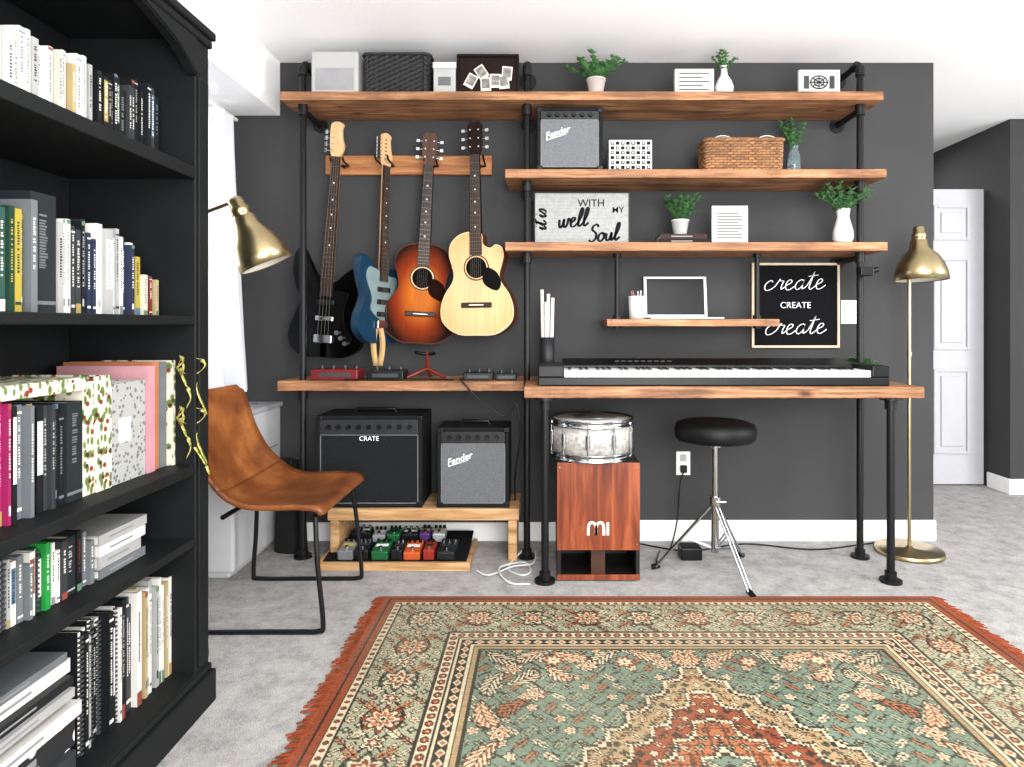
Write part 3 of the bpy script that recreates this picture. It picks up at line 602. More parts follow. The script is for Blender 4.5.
cable([(-.39,3.02,ZD+.006),(-.38,2.95,ZD+.004),(-.30,2.945,.76),(-.18,2.945,.68),(-.13,2.948,.74),(-.11,2.95,.60),(-.135,3.0,.40),(-.14,3.1,.253)],PLAST,'black cable drooping from worktop to the bench')

# ---------- piano
pn=thing('digital_piano','black digital stage piano with 88 keys on pine desk','piano',(X(538,2.73),2.72,ZD+.001))
PW=X(889,2.73)-X(538,2.73); PD=.275
pb_=B(); pb_.box(0,PW,0,PD,.0,.036); pb_.box(0,.11,0.0,PD,.036,.085); pb_.box(PW-.075,PW,0.0,PD,.036,.085)
pb_.add([(.11,.165,.036),(PW-.075,.165,.036),(PW-.075,PD,.036),(.11,PD,.036),(.11,.17,.078),(PW-.075,.17,.078),(PW-.075,PD,.105),(.11,PD,.105)],[(0,3,2,1),(4,5,6,7),(0,1,5,4),(1,2,6,5),(2,3,7,6),(3,0,4,7)])
pb_.out('case',pn,PLAST,.005)
k0=.113; kw=(PW-.078-k0)/52
wk=None;bk=None
WK=mat('#f2f1ee',.3,var=.02,name='ivory_key')
for i in range(52):
    if wk is None: wk=B().box(0,kw-.0006,.008,.163,.037,.064).out('white_key',pn,WK)
    else:
        o=wk.copy(); sc.collection.objects.link(o); o.parent=pn; o.location=(i*kw,0,0)
wk.data.transform(Matrix.Translation((k0,0,0)))
for i in range(52):
    if (i%7) in (0,2,3,5,6) and i<51:
        if bk is None: bk=B().box(-.005,.005,.065,.163,.062,.071).out('black_key',pn,PLAST,.001); bk.location=(k0+(i+1)*kw,0,0)
        else: o=bk.copy(); sc.collection.objects.link(o); o.parent=pn; o.location=(k0+(i+1)*kw,0,0)
for i in range(9): B().box(.35+i*.03,.37+i*.03,.215,.222,.092,.095).out('button',pn,mat('#1c1d1f',.4))

ds=thing('stick_holder','tall dark holder with bundled white paper rolls','holder',(.015,3.10,ZD+.001))
B().lathe([(0,0),(.036,0),(.036,.2),(.033,.2),(.033,.004),(0,.004)],20).out('holder_body',ds,mat('#1c1d20',.5))
for k,(a,b_) in enumerate([(-.017,0),(.004,.012),(.018,-.004),(-.004,-.016)]): B().cyl((a,b_,.006),(a*1.5,b_,.43-.02*k),.0085,seg=12).out('paper_roll',ds,PAPER)

# ---------- shelf objects
def foliage(name,parent,z0,n,height,spread,leaf,r0=.015,m=GRN,droop=0,seed=1):
    rnd=random.Random(seed); bd=B()
    for i in range(n):
        a=rnd.uniform(0,6.283); sp_=spread*rnd.uniform(.25,1); hh=height*rnd.uniform(.55,1)
        P=[]
        for k in range(7):
            t=k/6; P.append(Vector((math.cos(a)*(r0*.5+sp_*t**1.4),math.sin(a)*(r0*.5+sp_*t**1.4)*.75,z0+hh*t-droop*t**3)))
        bd.tube(P,.0012,4,0)
        for k in range(1,7):
            for sgn in (-1,1,0):
                b2=a+sgn*1.2+rnd.uniform(-.5,.5); L=leaf*rnd.uniform(.7,1.2)
                d_=Vector((math.cos(b2),math.sin(b2),rnd.uniform(.1,.9))).normalized(); s2=d_.cross(Vector((0,0,1))).normalized()*L*.36; p=P[k]
                nn=s2.cross(d_).normalized()*L*.1
                bd.add([p,p+d_*L*.5+s2+nn,p+d_*L,p+d_*L*.5-s2+nn],[(0,1,2),(0,2,3)],0,False)
    bd.out(name,parent,m,open=1)
def potted(px,zb_,potr,poth,n,hh,spread,leaf,potm,label,Y=3.08,seed=1,cat='plant',droop=0):
    t=thing('potted_plant',label,cat,(X(px,Y),Y,zb_+.001))
    B().lathe([(0,0),(potr*.72,0),(potr,poth),(potr*1.04,poth),(potr*1.04,poth-.008),(potr*.9,poth-.004),(potr*.88,poth-.012),(0,poth-.012)],24).out('pot',t,potm)
    foliage('foliage',t,poth-.012,n,hh,spread,leaf,potr*.6,seed=seed,droop=droop)
POT=mat('#c9c9c7',.4,var=.03,name='white_ceramic')
potted(596,ZA,.045,.075,30,.10,.125,.03,mat('#b8aca6',.5,name='pale_pot'),'leafy green plant in pale pot on top shelf',seed=3,Y=3.02)
yb=3.02
for k,(w_,c_) in enumerate([(.24,'#101113'),(.22,'#33201a')]):
    x=X(684,yb)
    bd=B(); hh=.022; bd.box(-w_/2,w_/2,0,.16,0,.003).box(-w_/2,w_/2,0,.16,hh-.003,hh).box(-w_/2,w_/2,0,.003,.003,hh-.003).box(-w_/2+.004,w_/2-.004,.003,.155,.003,hh-.003,1)
    bd.box(-.06,.04,-.0008,0,.008,.014,2)
    bd.out('book',None,[mat(c_,.5,spec=.1),PAPER,mat('#77776f',.5)],loc=(x,yb,ZC+.001+k*.0225),label='dark hardback book lying flat under potted plant' if k==0 else 'brown hardback book lying flat under potted plant',category='book',group='books lying on the shelf')
potted(680,ZC+.046,.042,.075,30,.12,.10,.028,POT,'leafy green plant in white pot on stacked books',Y=3.09,seed=5)
def vase(px,zb_,prof,m,label,n,hh,spread,leaf,Y=3.08,seed=2,z0=None,name='vase_with_greenery'):
    t=thing(name,label,'vase',(X(px,Y),Y,zb_+.001)); B().lathe(prof,24).out('vase',t,m)
    foliage('greenery',t,(z0 or prof[-1][1])-.03,n,hh,spread,leaf,.012,seed=seed)
PV=[(0,0),(.03,0),(.042,.02),(.045,.045),(.034,.075),(.018,.10),(.014,.125),(.02,.145)]
vase(724,ZA,PV,POT,'white ceramic vase with small green sprigs',9,.09,.05,.022,Y=3.04,seed=8)
PV2=[(0,0),(.036,0),(.046,.025),(.045,.06),(.034,.10),(.027,.13),(.032,.16),(.034,.165)]
vase(843,ZC,PV2,POT,'white ceramic vase with leafy green branches',24,.15,.14,.03,Y=3.04,seed=9)
GLS=mat('#8fa0a4',.05,0,.05,name='grey_glass',trans=.7)
vase(794,ZB_,[(0,0),(.032,0),(.034,.005),(.03,.11),(.02,.14),(.022,.16)],GLS,'grey glass bottle vase with green leaves',14,.16,.07,.028,Y=3.16,seed=12)
potted(850,ZD,.028,.05,24,.08,.12,.026,mat('#b8b5ac',.5),'small trailing green plant behind piano',Y=3.16,seed=14,droop=.03)
def basket(name,px0,px1,q,zb_,m,label,Y=3.0,dep=.2,rim=True,taper=.9):
    t=thing(name,label,'basket',((X(px0,Y)+X(px1,Y))/2,Y,zb_+.001)); w_=(X(px1,Y)-X(px0,Y))/2; hh=Z(q,Y)-zb_
    def rr(w,d,r=.03,n=6):
        o=[]
        for cx,cy,a0 in ((w-r,d-r,0),(-w+r,d-r,90),(-w+r,-d+r,180),(w-r,-d+r,270)):
            for k in range(n+1): a=math.radians(a0+90*k/n); o.append((cx+r*math.cos(a),cy+r*math.sin(a)))
            L_=(2*(w-r) if a0 in (0,180) else 2*(d-r)); k_=max(2,int(L_/.012))
            if a0==0: o+= [(w-r-(2*(w-r))*j/k_,d) for j in range(1,k_)]
            elif a0==90: o+= [(-w,d-r-2*(d-r)*j/k_) for j in range(1,k_)]
            elif a0==180: o+= [(-w+r+2*(w-r)*j/k_,-d) for j in range(1,k_)]
            else: o+= [(w,-d+r+2*(d-r)*j/k_) for j in range(1,k_)]
        return o
    bd=B(); L=int(hh/.011); base=rr(w_-.004,dep/2-.004); N=len(base); vs=[]
    for i in range(L+1):
        f=taper+(1-taper)*i/L
        for k,(a,b_) in enumerate(base):
            bul=.0035*(1 if ((i+k//2)%2) else -1)
            ff=f+bul/(w_ if abs(abs(a)-w_)<.02 else dep/2)
            vs.append((a*f if abs(b_)>dep/2-.01 else a*ff,b_*(ff if abs(b_)>dep/2-.01 else f)+dep/2,hh*i/L))
    bd.add(vs,[(i*N+k,i*N+(k+1)%N,(i+1)*N+(k+1)%N,(i+1)*N+k) for i in range(L) for k in range(N)],0,False); bd.add(vs[:N],[tuple(range(N))])
    bd.out('woven_body',t,m,solid=.004)
    if rim: B().tube([(a,b_+dep/2,hh) for a,b_ in rr(w_,dep/2)],.007,8,closed=True).out('rim',t,m)
    return t,hh
tb,hh=basket('wicker_basket',705,786,139,ZB_,weave('#a07248','#3a2010',18,name='wicker'),'brown wicker basket with cloth inside on shelf',dep=.17,taper=.97,Y=2.985)
B().grid(lambda u,v:(-.15+.3*u,.03+.11*v,hh-.005+.02*math.sin(u*9)*math.sin(v*7+1)+.012),20,10).out('cloth',tb,PAPER,solid=.003)
basket('woven_basket',362,430,54,ZA,mat('#1b1c1e',.6,var=.4,scale=60,name='black_weave',spec=.4),'black woven storage basket on top shelf',taper=.97)
t=thing('speaker_box','white boxy device with metal top on top shelf','box',((X(310,3.0)+X(359,3.0))/2,3.0,ZA+.001))
w_=(X(359,3.0)-X(312,3.0))/2; hh=Z(51,3.0)-ZA
B().box(-w_,w_,0,.2,0,hh).out('body',t,mat('#a5a5a3',.5,var=.03),.008); B().box(-w_+.02,w_-.02,-.002,0,.02,hh*.6).out('front_panel',t,mat('#8c8c8e',.5),.001); B().tube([(-.03,.1,hh),(-.025,.1,hh+.02),(.025,.1,hh+.02),(.03,.1,hh)],.005).out('handle',t,CHROME)
t=thing('card_box','small white box with grey label on top shelf','box',((X(433,3.0)+X(456,3.0))/2,3.0,ZA+.001))
B().box(-.052,.052,0,.12,0,.12).out('box_body',t,mat('#9fa09f',.6),.003); B().box(-.055,.055,-.003,.123,.12,.15).out('lid',t,mat('#bdbdbb',.5),.003); B().box(-.03,.03,-.002,0,.04,.08).out('label_card',t,mat('#5a5c5e',.6))
t=thing('photo_board','dark wooden display board with pinned photographs','photo display',((X(457,3.0)+X(521,3.0))/2-.006,3.0,ZA+.001))
w_=(X(521,3.0)-X(457,3.0))/2-.004; hh=Z(54,3.0)-ZA
B().box(-w_,w_,.012,.03,0,hh).out('board',t,mat('#1c110e',.5,name='dark_brown',spec=.1),.002); f=B(); f.box(-w_,w_,0,.03,0,.012).box(-w_,w_,0,.03,hh-.012,hh).box(-w_,-w_+.012,0,.03,.012,hh-.012).box(w_-.012,w_,0,.03,.012,hh-.012); f.out('frame',t,mat('#140c0a',.5,spec=.1),.002)
for a,b_,r in ((-.08,.065,.5),(-.01,.05,-.05),(.035,.065,.02),(.075,.06,-.1),(-.03,.105,-.6),(.09,.10,.1)):
    bd=B(); bd.T=Matrix.Translation((a,.011-.0005*(a*20),b_))@Matrix.Rotation(r,4,'Y'); bd.box(-.024,.024,-.002,0,-.032,.032).box(-.019,.019,-.0026,-.002,-.02,.026,1); bd.out('photograph',t,[PAPER,mat('#77736c',.5,var=.5,scale=40)])
def frame(name,px0,px1,q,zb_,fm,pm,label,lines=(),Y=3.05,fw=.01,cat='sign',tilt=0,ink=INK,thick=.018,off=.0003):
    w_=(X(px1,Y)-X(px0,Y))/2; z0=zb_+.001; hh=Z(q,Y)-zb_
    t=thing(name,label,cat,((X(px0,Y)+X(px1,Y))/2,Y,z0),(tilt,0,0))
    f=B(); f.box(-w_,w_,0,thick,0,fw).box(-w_,w_,0,thick,hh-fw,hh).box(-w_,-w_+fw,0,thick,fw,hh-fw).box(w_-fw,w_,0,thick,fw,hh-fw); f.out('frame',t,fm,.0015)
    B().box(-w_+fw,w_-fw,.006,thick-.002,fw,hh-fw).out('panel',t,pm)
    for s,sz,x,z,sh,rt in lines: text(s,sz,(x,.0048,z),ink,t,rot=(math.pi/2,rt,0),shear=sh,off=off)
    return t,w_,hh
DRAWN=mat('#bfbdb8',.7,var=.04,name='sign_face',spec=.1)
FWHITE=mat('#cfcfcd',.5,var=.03,name='frame_white')
news=mat('#959795',.8,var=.12,scale=60,name='newsprint',spec=.1)
t,w_,hh=frame('word_sign',534,630,192,ZC,mat('#26292b',.7),news,'grey rectangular word sign with dark hand lettering',[('WITH',.050,.045,.205,0,0),('MY',.042,.175,.172,0,0)],Y=3.1,fw=.006)
script('well',.044,(-.045,.0048,.118),INK,t,r=.0046,rot=.08); script('Soul',.042,(.105,.0048,.048),INK,t,r=.0046,rot=.08); script('it is',.036,(-.195,.0048,.125),INK,t,r=.0038,rot=math.pi/2)
rl=B()
random.seed(5)
for k in range(14): rl.box(-w_+.02,w_-.02-random.random()*.1,.0056,.006,.015+k*.0165,.0162+k*.0165)
rl.out('printed_lines',t,mat('#7b7e7c',.7))
t,w_,hh=frame('message_card',712,748,206,ZC,FWHITE,DRAWN,'small white framed page of printed text',Y=3.05,fw=.008)
rl=B()
for k in range(9): rl.box(-w_+.025,w_-.025-(.02 if k%3==2 else 0),.0045,.006,.03+k*.0145,.0345+k*.0145)
rl.out('printed_lines',t,mat('#5a5a5a',.7,spec=.1))
t,w_,hh=frame('message_block',675,714,69,ZA,FWHITE,DRAWN,'small white sign block with printed words',Y=3.0,fw=.004,thick=.03)
rl=B()
for k in range(5): rl.box(-w_+.02,w_-.02-(.03 if k%2 else 0),.0045,.006,.02+k*.019,.026+k*.019)
rl.out('printed_lines',t,mat('#5a5a5a',.7,spec=.1))
t,w_,hh=frame('ornament_frame',799,840,70,ZA,FWHITE,mat('#a9a9a7',.6),'white framed plaque with dark round ornament',Y=3.0,fw=.008)
rl=B()
for r_ in (.018,.03): rl.tube([(r_*1.3*math.cos(a/24*6.283),.004,hh/2+r_*math.sin(a/24*6.283)) for a in range(24)],.0025,6,closed=True)
for a in range(8): an=a*math.pi/4; rl.tube([(0,.004,hh/2),(.045*math.cos(an),.004,hh/2+.03*math.sin(an))],.002,6)
for k in range(6): rl.box(-.07+k*.004,-.068+k*.004,.003,.0055,hh/2-.03,hh/2+.03).box(.05+k*.004,.052+k*.004,.003,.0055,hh/2-.03,hh/2+.03)
rl.out('ornament',t,INK)
t=thing('patterned_box','small white box with black lattice pattern on shelf','box',((X(609,3.0)+X(652,3.0))/2,3.0,ZB_+.001))
w_=(X(652,3.0)-X(609,3.0))/2; hh=Z(140,3.0)-ZB_
B().box(-w_,w_,0,.1,0,hh).out('box_body',t,FWHITE,.003)
rl=B()
for i in range(8):
    for j in range(6):
        cx=-w_+.016+i*(2*w_-.032)/7; cz=.016+j*(hh-.032)/5; rl.box(cx-.0085,cx+.0085,-.003,0,cz-.0075,cz+.0075)
        if (i+j)%2: rl.box(cx-.004,cx+.004,-.0038,-.003,cz-.0035,cz+.0035,1)
rl.out('lattice_print',t,[INK,FWHITE])
LBY=3.245; zb0=Z(348,LBY)
t,w_,hh=frame('letter_board',752,840,263,zb0,mat('#bfb096',.5,name='pale_wood_frame'),mat('#0c0c0e',.9,bump=.2,scale=200,name='black_felt',spec=.1),'square black felt letter board in pale frame with white words',[('CREATE',.044,0,.215,0,0)],Y=LBY,fw=.012,ink=WINK,off=-.0004)
script('create',.050,(-.01,.005,.325),WINK,t,r=.0016,rot=.03,wid=1.22,slant=.35); script('create',.050,(-.005,.005,.10),WINK,t,r=.0016,rot=.03,wid=1.22,slant=.35)
lt=thing('laptop','open silver laptop with dark screen on small shelf','laptop',((X(652,3.02)+X(717,3.02))/2,3.02,ZS+.001))
w_=(X(717,3.08)-X(651,3.08))/2
B().box(-w_,w_+.03,0,.2,0,.008).out('keyboard_base',lt,mat('#c6c7c9',.4,.2),.003)
sb=B(); sb.T=Matrix.Translation((0,.2,.008))@Matrix.Rotation(math.radians(-8),4,'X'); sb.box(-w_,w_,-.006,0,0,.21); sb.out('lid',lt,mat('#d6d7d9',.4,.1),.003)
sb=B(); sb.T=Matrix.Translation((0,.2,.008))@Matrix.Rotation(math.radians(-8),4,'X'); sb.box(-w_+.014,w_-.014,-.0075,-.006,.014,.198); sb.out('screen',lt,mat('#0e0f10',.3,name='dark_glass',spec=.15))
pc=thing('pen_cup','white textured cup holding pens on small shelf','cup',(X(638,3.05),3.08,ZS+.001))
B().lathe([(0,0),(.038,0),(.04,.05),(.042,.11),(.038,.11),(.036,.006),(0,.006)],20).out('cup',pc,POT)
for k in range(5): a=k*1.3; B().cyl((.012*math.cos(a),.012*math.sin(a),.01),(.03*math.cos(a),.03*math.sin(a),.135),.0035,seg=8).out('pen',pc,mat(['#333333','#cccccc','#777777','#a0522d','#dddddd'][k],.4))
t=thing('pipe_clamp','small black clamp fixed to the pipe post','clamp',(PX[2],PY-.05,Z(272,3.0)))  # plain black clamp on the post, not a lamp
B().box(-.03,.03,-.02,.03,-.02,.02).cyl((.02,0,0),(.055,-.01,.01),.012).out('clamp_body',t,PLAST,.004)

# ---------- cajon + snare
cj=thing('cajon','red-brown wooden box drum with white emblem on carpet','drum',(X(598.5,2.74),2.74,0)); cw=.178; ch=.51
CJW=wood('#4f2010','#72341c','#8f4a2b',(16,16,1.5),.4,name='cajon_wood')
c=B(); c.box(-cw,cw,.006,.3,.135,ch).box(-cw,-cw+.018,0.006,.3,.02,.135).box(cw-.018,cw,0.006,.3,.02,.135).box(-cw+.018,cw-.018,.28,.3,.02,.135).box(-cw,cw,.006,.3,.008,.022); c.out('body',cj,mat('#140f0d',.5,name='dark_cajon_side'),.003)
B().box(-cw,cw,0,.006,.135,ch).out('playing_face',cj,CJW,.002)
B().box(-.03,.03,.02,.27,.022,.13).out('divider',cj,mat('#3a2014',.5))
B().box(-cw,cw,0,.006,.008,.03).out('lower_rail',cj,CJW,.001)
for sx in (-1,1):
    for y in (.03,.27): B().cyl((sx*(cw-.03),y,0),(sx*(cw-.03),y,.008),.012).out('foot',cj,PLAST)
for sx in (-1,1):
    for zz in (.16,ch-.02): B().cyl((sx*(cw-.012),-.001,zz),(sx*(cw-.012),.0,zz),.004,seg=10).out('screw',cj,CHROME)
lg=B(); zc=.228
def stroke(pts,w=.0058):
    P=spl(pts,6,False); L_=[]
    for i,p in enumerate(P):
        a=P[max(0,i-1)];c_=P[min(len(P)-1,i+1)]; l_=math.hypot(c_[0]-a[0],c_[1]-a[1]) or 1; nx,nz_=-(c_[1]-a[1])/l_*w,(c_[0]-a[0])/l_*w
        L_+=[(p[0]+nx,-.0015,p[1]+nz_),(p[0]-nx,-.0015,p[1]-nz_)]
    lg.add(L_,[(2*i,2*i+1,2*i+3,2*i+2) for i in range(len(P)-1)])
# compact joined emblem: two rounded arches and a short bar, closed by a base foot
stroke([(-.044,zc-.028),(-.043,zc+.006),(-.036,zc+.024),(-.024,zc+.026),(-.014,zc+.018),(-.010,zc+.0),(-.010,zc-.028)])
stroke([(-.010,zc-.028),(-.010,zc+.0),(-.006,zc+.018),(.004,zc+.026),(.016,zc+.024),(.022,zc+.006),(.023,zc-.028)])
stroke([(.040,zc-.028),(.040,zc-.010),(.040,zc+.028)],.0052)
lg.out('emblem',cj,mat('#d6d7cd',.5,name='emblem_white'),open=1)
sn=thing('snare_drum','white pearl snare drum with chrome hoops resting on box drum','drum',(X(592,2.9),2.905,ch+.001)); sr=.178; shh=.175
B().lathe([(sr-.006,.02),(sr,.02),(sr,shh-.02),(sr-.006,shh-.02)],40).out('shell',sn,mat('#a9a6a1',.25,var=.35,scale=60,name='white_pearl'))
for z in (0,shh-.03): B().lathe([(sr+.002,z),(sr+.012,z),(sr+.012,z+.004),(sr+.006,z+.008),(sr+.006,z+.024),(sr+.012,z+.03),(sr+.002,z+.03),(sr+.002,z)],40).out('hoop',sn,CHROME)
B().lathe([(0,shh-.008),(sr+.001,shh-.008),(sr+.001,shh-.014),(0,shh-.014)],40).out('drumhead',sn,mat('#cfcfcd',.6,var=.03))
B().lathe([(0,.006),(sr+.001,.006),(sr+.001,.01),(0,.01)],40).out('bottom_head',sn,mat('#c8c8c6',.4,var=.03))
for k in range(10):
    a=k*2*math.pi/10+.15; ca,sa=math.cos(a),math.sin(a); l=B(); l.cyl(((sr+.008)*ca,(sr+.008)*sa,.012),((sr+.008)*ca,(sr+.008)*sa,shh-.012),.0035,seg=8); l.cyl(((sr+.005)*ca,(sr+.005)*sa,shh/2-.03),((sr+.005)*ca,(sr+.005)*sa,shh/2+.03),.011,seg=10); l.out('lug',sn,CHROME)
cb=B(); cb.lathe([(0,.022),(.012,.022),(.04,.01),(.10,0.0),(.101,.002),(.04,.013),(0,.025)],30); cb.out('cymbal',None,mat('#8a8b8d',.3,.9,name='silver_cymbal'),loc=(X(596,2.88),2.9,ch+shh+.003),label='small silver cymbal lying on snare drum',category='cymbal')

# ---------- drum stool
sx_,sy_=X(715,2.82),2.82
ds=thing('drum_stool','round black padded drum stool on chrome tripod','stool',(sx_,sy_,0)); sz=.595
B().lathe([(0,sz),(.165,sz),(.174,sz+.012),(.176,sz+.05),(.168,sz+.07),(.14,sz+.08),(0,sz+.082)],40).out('seat',ds,mat('#08080a',.5,name='black_leatherette',spec=.2))
B().cyl((0,0,.20),(0,0,sz-.03),.0125).cyl((0,0,sz-.03),(0,0,sz),.03).cyl((0,0,.10),(0,0,.33),.017).cyl((0,0,.31),(0,0,.345),.024).out('post',ds,CHROME)
for a in (math.radians(-72),math.radians(48),math.radians(168)):
    ca,sa=math.cos(a),math.sin(a); l=B(); wv=Vector((-sa,ca,0))*.008
    for sg in (-1,1): l.cyl(Vector((.02*ca,.02*sa,.30))+wv*sg,Vector((.255*ca,.255*sa,.018))+wv*sg,.005,seg=8); l.cyl(Vector((.018*ca,.018*sa,.12))+wv*sg,Vector((.135*ca,.135*sa,.16))+wv*sg,.004,seg=8)
    l.out('leg',ds,CHROME)
    B().cyl((.24*ca,.24*sa,.024),(.275*ca,.275*sa,.0125),.0125,seg=12).out('rubber_foot',ds,PLAST)
B().cyl((.0,-.024,.328),(.04,-.03,.328),.006).out('wing_nut',ds,CHROME)

# ---------- lamps
def shade_part(lamp,top,axis,L,R):
    ax=Vector(axis).normalized(); q=Vector((0,0,-1)).rotation_difference(ax).to_matrix().to_4x4()
    M=Matrix.Translation(top)@q
    bd=B(); bd.T=M; bd.lathe([(.0,.0),(.018,0),(.024,-.006),(.024,-.03),(.03,-.034),(.03,-.055),(.026,-.058),(.034,-.066),(.038,-L*.40),(R*.62,-L*.52),(R*.84,-L*.68),(R*.96,-L*.84),(R,-L)],32); bd.out('lamp_shade',lamp,BRASS,solid=.002)
    bd=B(); bd.T=M; bd.lathe([(.02,-L*.42),(R*.56,-L*.53),(R*.80,-L*.69),(R*.92,-L*.85),(R*.96,-L*.985)],32); bd.out('shade_lining',lamp,mat('#b8b4a8',.6,var=.02,name='white_lining'),open=1)
    bd=B(); bd.T=M; bd.lathe([(0,-L*.45),(.016,-L*.47),(.03,-L*.65),(.028,-L*.75),(0,-L*.82)],16); bd.out('bulb',lamp,mat('#f7f5ee',.4,var=.01,name='bulb_glass'))
lp=thing('floor_lamp','brushed brass floor lamp with bell-shaped shade beside desk','lamp',(X(908,3.1),3.09,0))
B().lathe([(0,0),(.15,0),(.152,.006),(.15,.02),(.142,.024),(.02,.026),(.012,.035),(0,.035)],40).out('base',lp,BRASS)
B().cyl((0,0,.03),(0,0,1.43),.0085).cyl((0,0,.95),(0,0,.97),.012).out('pole',lp,BRASS)
B().tube([(0,0,1.43),(.0,-.02,1.50),(.012,-.05,1.53)],.007).out('arm',lp,BRASS)
shade_part(lp,(.01,-.06,1.565),(.02,-.05,-1),.255,.115)
ly=2.08
lp=thing('floor_lamp','brushed brass floor lamp with angled shade behind bookcase','lamp',(-1.225,ly,0))
bxx=lp.location.x
B().lathe([(0,0),(.12,0),(.122,.006),(.12,.02),(.11,.024),(.012,.03),(0,.03)],36).out('base',lp,BRASS)
ex,ez=X(238,ly)-bxx,Z(200,ly)
z0_=Z(216,ly)-.035
B().cyl((0,0,.03),(0,0,z0_),.0085).out('pole',lp,BRASS)
B().cyl((-.0,0,z0_),(ex,0,ez),.0055).cyl((ex-.012,0,ez),(ex+.012,0,ez),.012).out('arm',lp,BRASS)
shade_part(lp,(ex-.012,-.0,ez+.005),(.095,.03,-.22),.235,.085)

# ---------- chair
chr_=thing('leather_chair','cognac brown leather lounge chair with black metal sled frame','chair',(0,0,0))
m,n,b=nt('cognac_leather'); nz=n.nodes.new('ShaderNodeTexNoise'); nz.inputs['Scale'].default_value=6; nz.inputs['Detail'].default_value=8; nz.inputs['Roughness'].default_value=.65; n.links.new(coord(n),nz.inputs['Vector'])
n.links.new(ramp(n,nz.outputs['Fac'],[(.3,lin('#4e2913')),(.5,lin('#73411f')),(.7,lin('#945c30'))]),b.inputs['Base Color']); b.inputs['Roughness'].default_value=.38; b.inputs['Specular IOR Level'].default_value=.4
n2=n.nodes.new('ShaderNodeTexNoise'); n2.inputs['Scale'].default_value=90; n.links.new(coord(n),n2.inputs['Vector']); bumpit(n,b,n2.outputs['Fac'],.08,.003); LEA=m
prof=spl([(-1.335,.845),(-1.315,.74),(-1.285,.63),(-1.24,.52),(-1.17,.45),(-1.08,.425),(-.97,.422),(-.87,.430),(-.805,.437),(-.785,.425)],5,False)
nP=len(prof); spi=int(nP*.40)
yc=2.52
def hw(t):
    w=.222+.045*math.sin(min(1,t/.5)*math.pi/2)
    if t<.10: w*=.78+.22*math.sqrt(max(0,1-((.10-t)/.10)**2))
    if t>.93: w*=1-.06*((t-.93)/.07)**2
    return w
def surf(i0,i1):
    def fn(u,v):
        i=i0+(i1-i0)*u; k=min(nP-2,int(i)); f=i-k; x=prof[k][0]*(1-f)+prof[k+1][0]*f; z=prof[k][1]*(1-f)+prof[k+1][1]*f
        t=i/(nP-1); w=hw(t); s=v*2-1
        curl=abs(s)**2.6
        nx=1 if t<.35 else max(0,1-(t-.35)*3.2)
        mid=math.exp(-((t-.42)/.16)**2)
        return (x+(.045+.02*mid)*curl*nx, yc+s*w, z+(.03*(1-nx)+.035*mid)*curl*(1 if t<.75 else max(0,1-(t-.75)*4)))
    return fn
B().grid(surf(0,spi),16,16).out('backrest',chr_,LEA,solid=.016)
B().grid(surf(spi,nP-1),28,16).out('seat',chr_,LEA,solid=.018)
FR=mat('#121214',.4,.3,name='black_steel')
for y in (yc-.245,yc+.235):
    B().tube(spl([(-1.22,y+ (.03 if y<yc else -.03),.405),(-1.24,y,.2),(-1.25,y,.03),(-1.22,y,.009),(-1.0,y,.009),(-.86,y,.009),(-.80,y,.012),(-.785,y,.04),(-.805,y,.25),(-.82,y+(.02 if y<yc else -.02),.41)],5,False),.009,10).out('sled_leg',chr_,FR)
B().cyl((-.825,yc-.23,.408),(-.825,yc+.22,.408),.009).out('cross_bar',chr_,FR); B().cyl((-1.16,yc-.21,.405),(-1.16,yc+.21,.405),.009).out('cross_bar',chr_,FR)

bg=thing('gig_bag','slouching black fabric bag on the carpet','bag',(-1.245,3.15,0))
B().grid(lambda u,v:((.075-.02*v)*math.cos(u*6.283),(.08-.035*v**2)*math.sin(u*6.283)+.008*math.sin(u*20),.43*v),24,8).add([(.055*math.cos(k*.524),.045*math.sin(k*.524),.43) for k in range(12)],[tuple(range(12))]).out('body',bg,mat('#0e0e10',.85,bump=.3,name='black_nylon'),sub=1,open=1)
B().tube([(-.03,-.05,.40),(-.03,-.08,.46),(.03,-.08,.46),(.03,-.05,.40)],.006).out('handle',bg,PLAST)
cable([(.45,3.22,.006),(.7,3.1,.006),(1.0,3.2,.006),(1.3,3.12,.006),(1.55,3.18,.006),(1.72,3.24,.006)],PLAST,'black cable running along the baseboard')
cable([(X(683,WY),3.245,Z(470,WY)),(.68,3.2,.30),(.66,3.18,.12),(.60,3.08,.006),(.52,2.95,.006),(.56,3.1,.006)],PLAST,'black power cord from the wall outlet')
WC=mat('#c9c9c7',.5,name='white_cord')
cable([(-.075,3.2,.25),(-.08,3.12,.05),(-.16,2.9,.006),(-.10,2.80,.006),(-.06,2.84,.006),(-.09,2.95,.006),(-.2,2.86,.014),(-.15,2.72,.006),(-.06,2.70,.006)],WC,'white cord coiled on the carpet',.0045)
cable([(-.3,2.85,.006),(-.24,2.8,.006),(-.14,2.88,.014),(-.05,2.9,.02),(-.04,3.05,.02)],WC,'white cord looped on the carpet',.004)
bxp=thing('power_adapter','small black power adapter on the carpet by stool','adapter',(X(692,2.98),2.98,0)); B().box(-.05,.05,0,.09,0,.06).out('body',bxp,PLAST,.008)

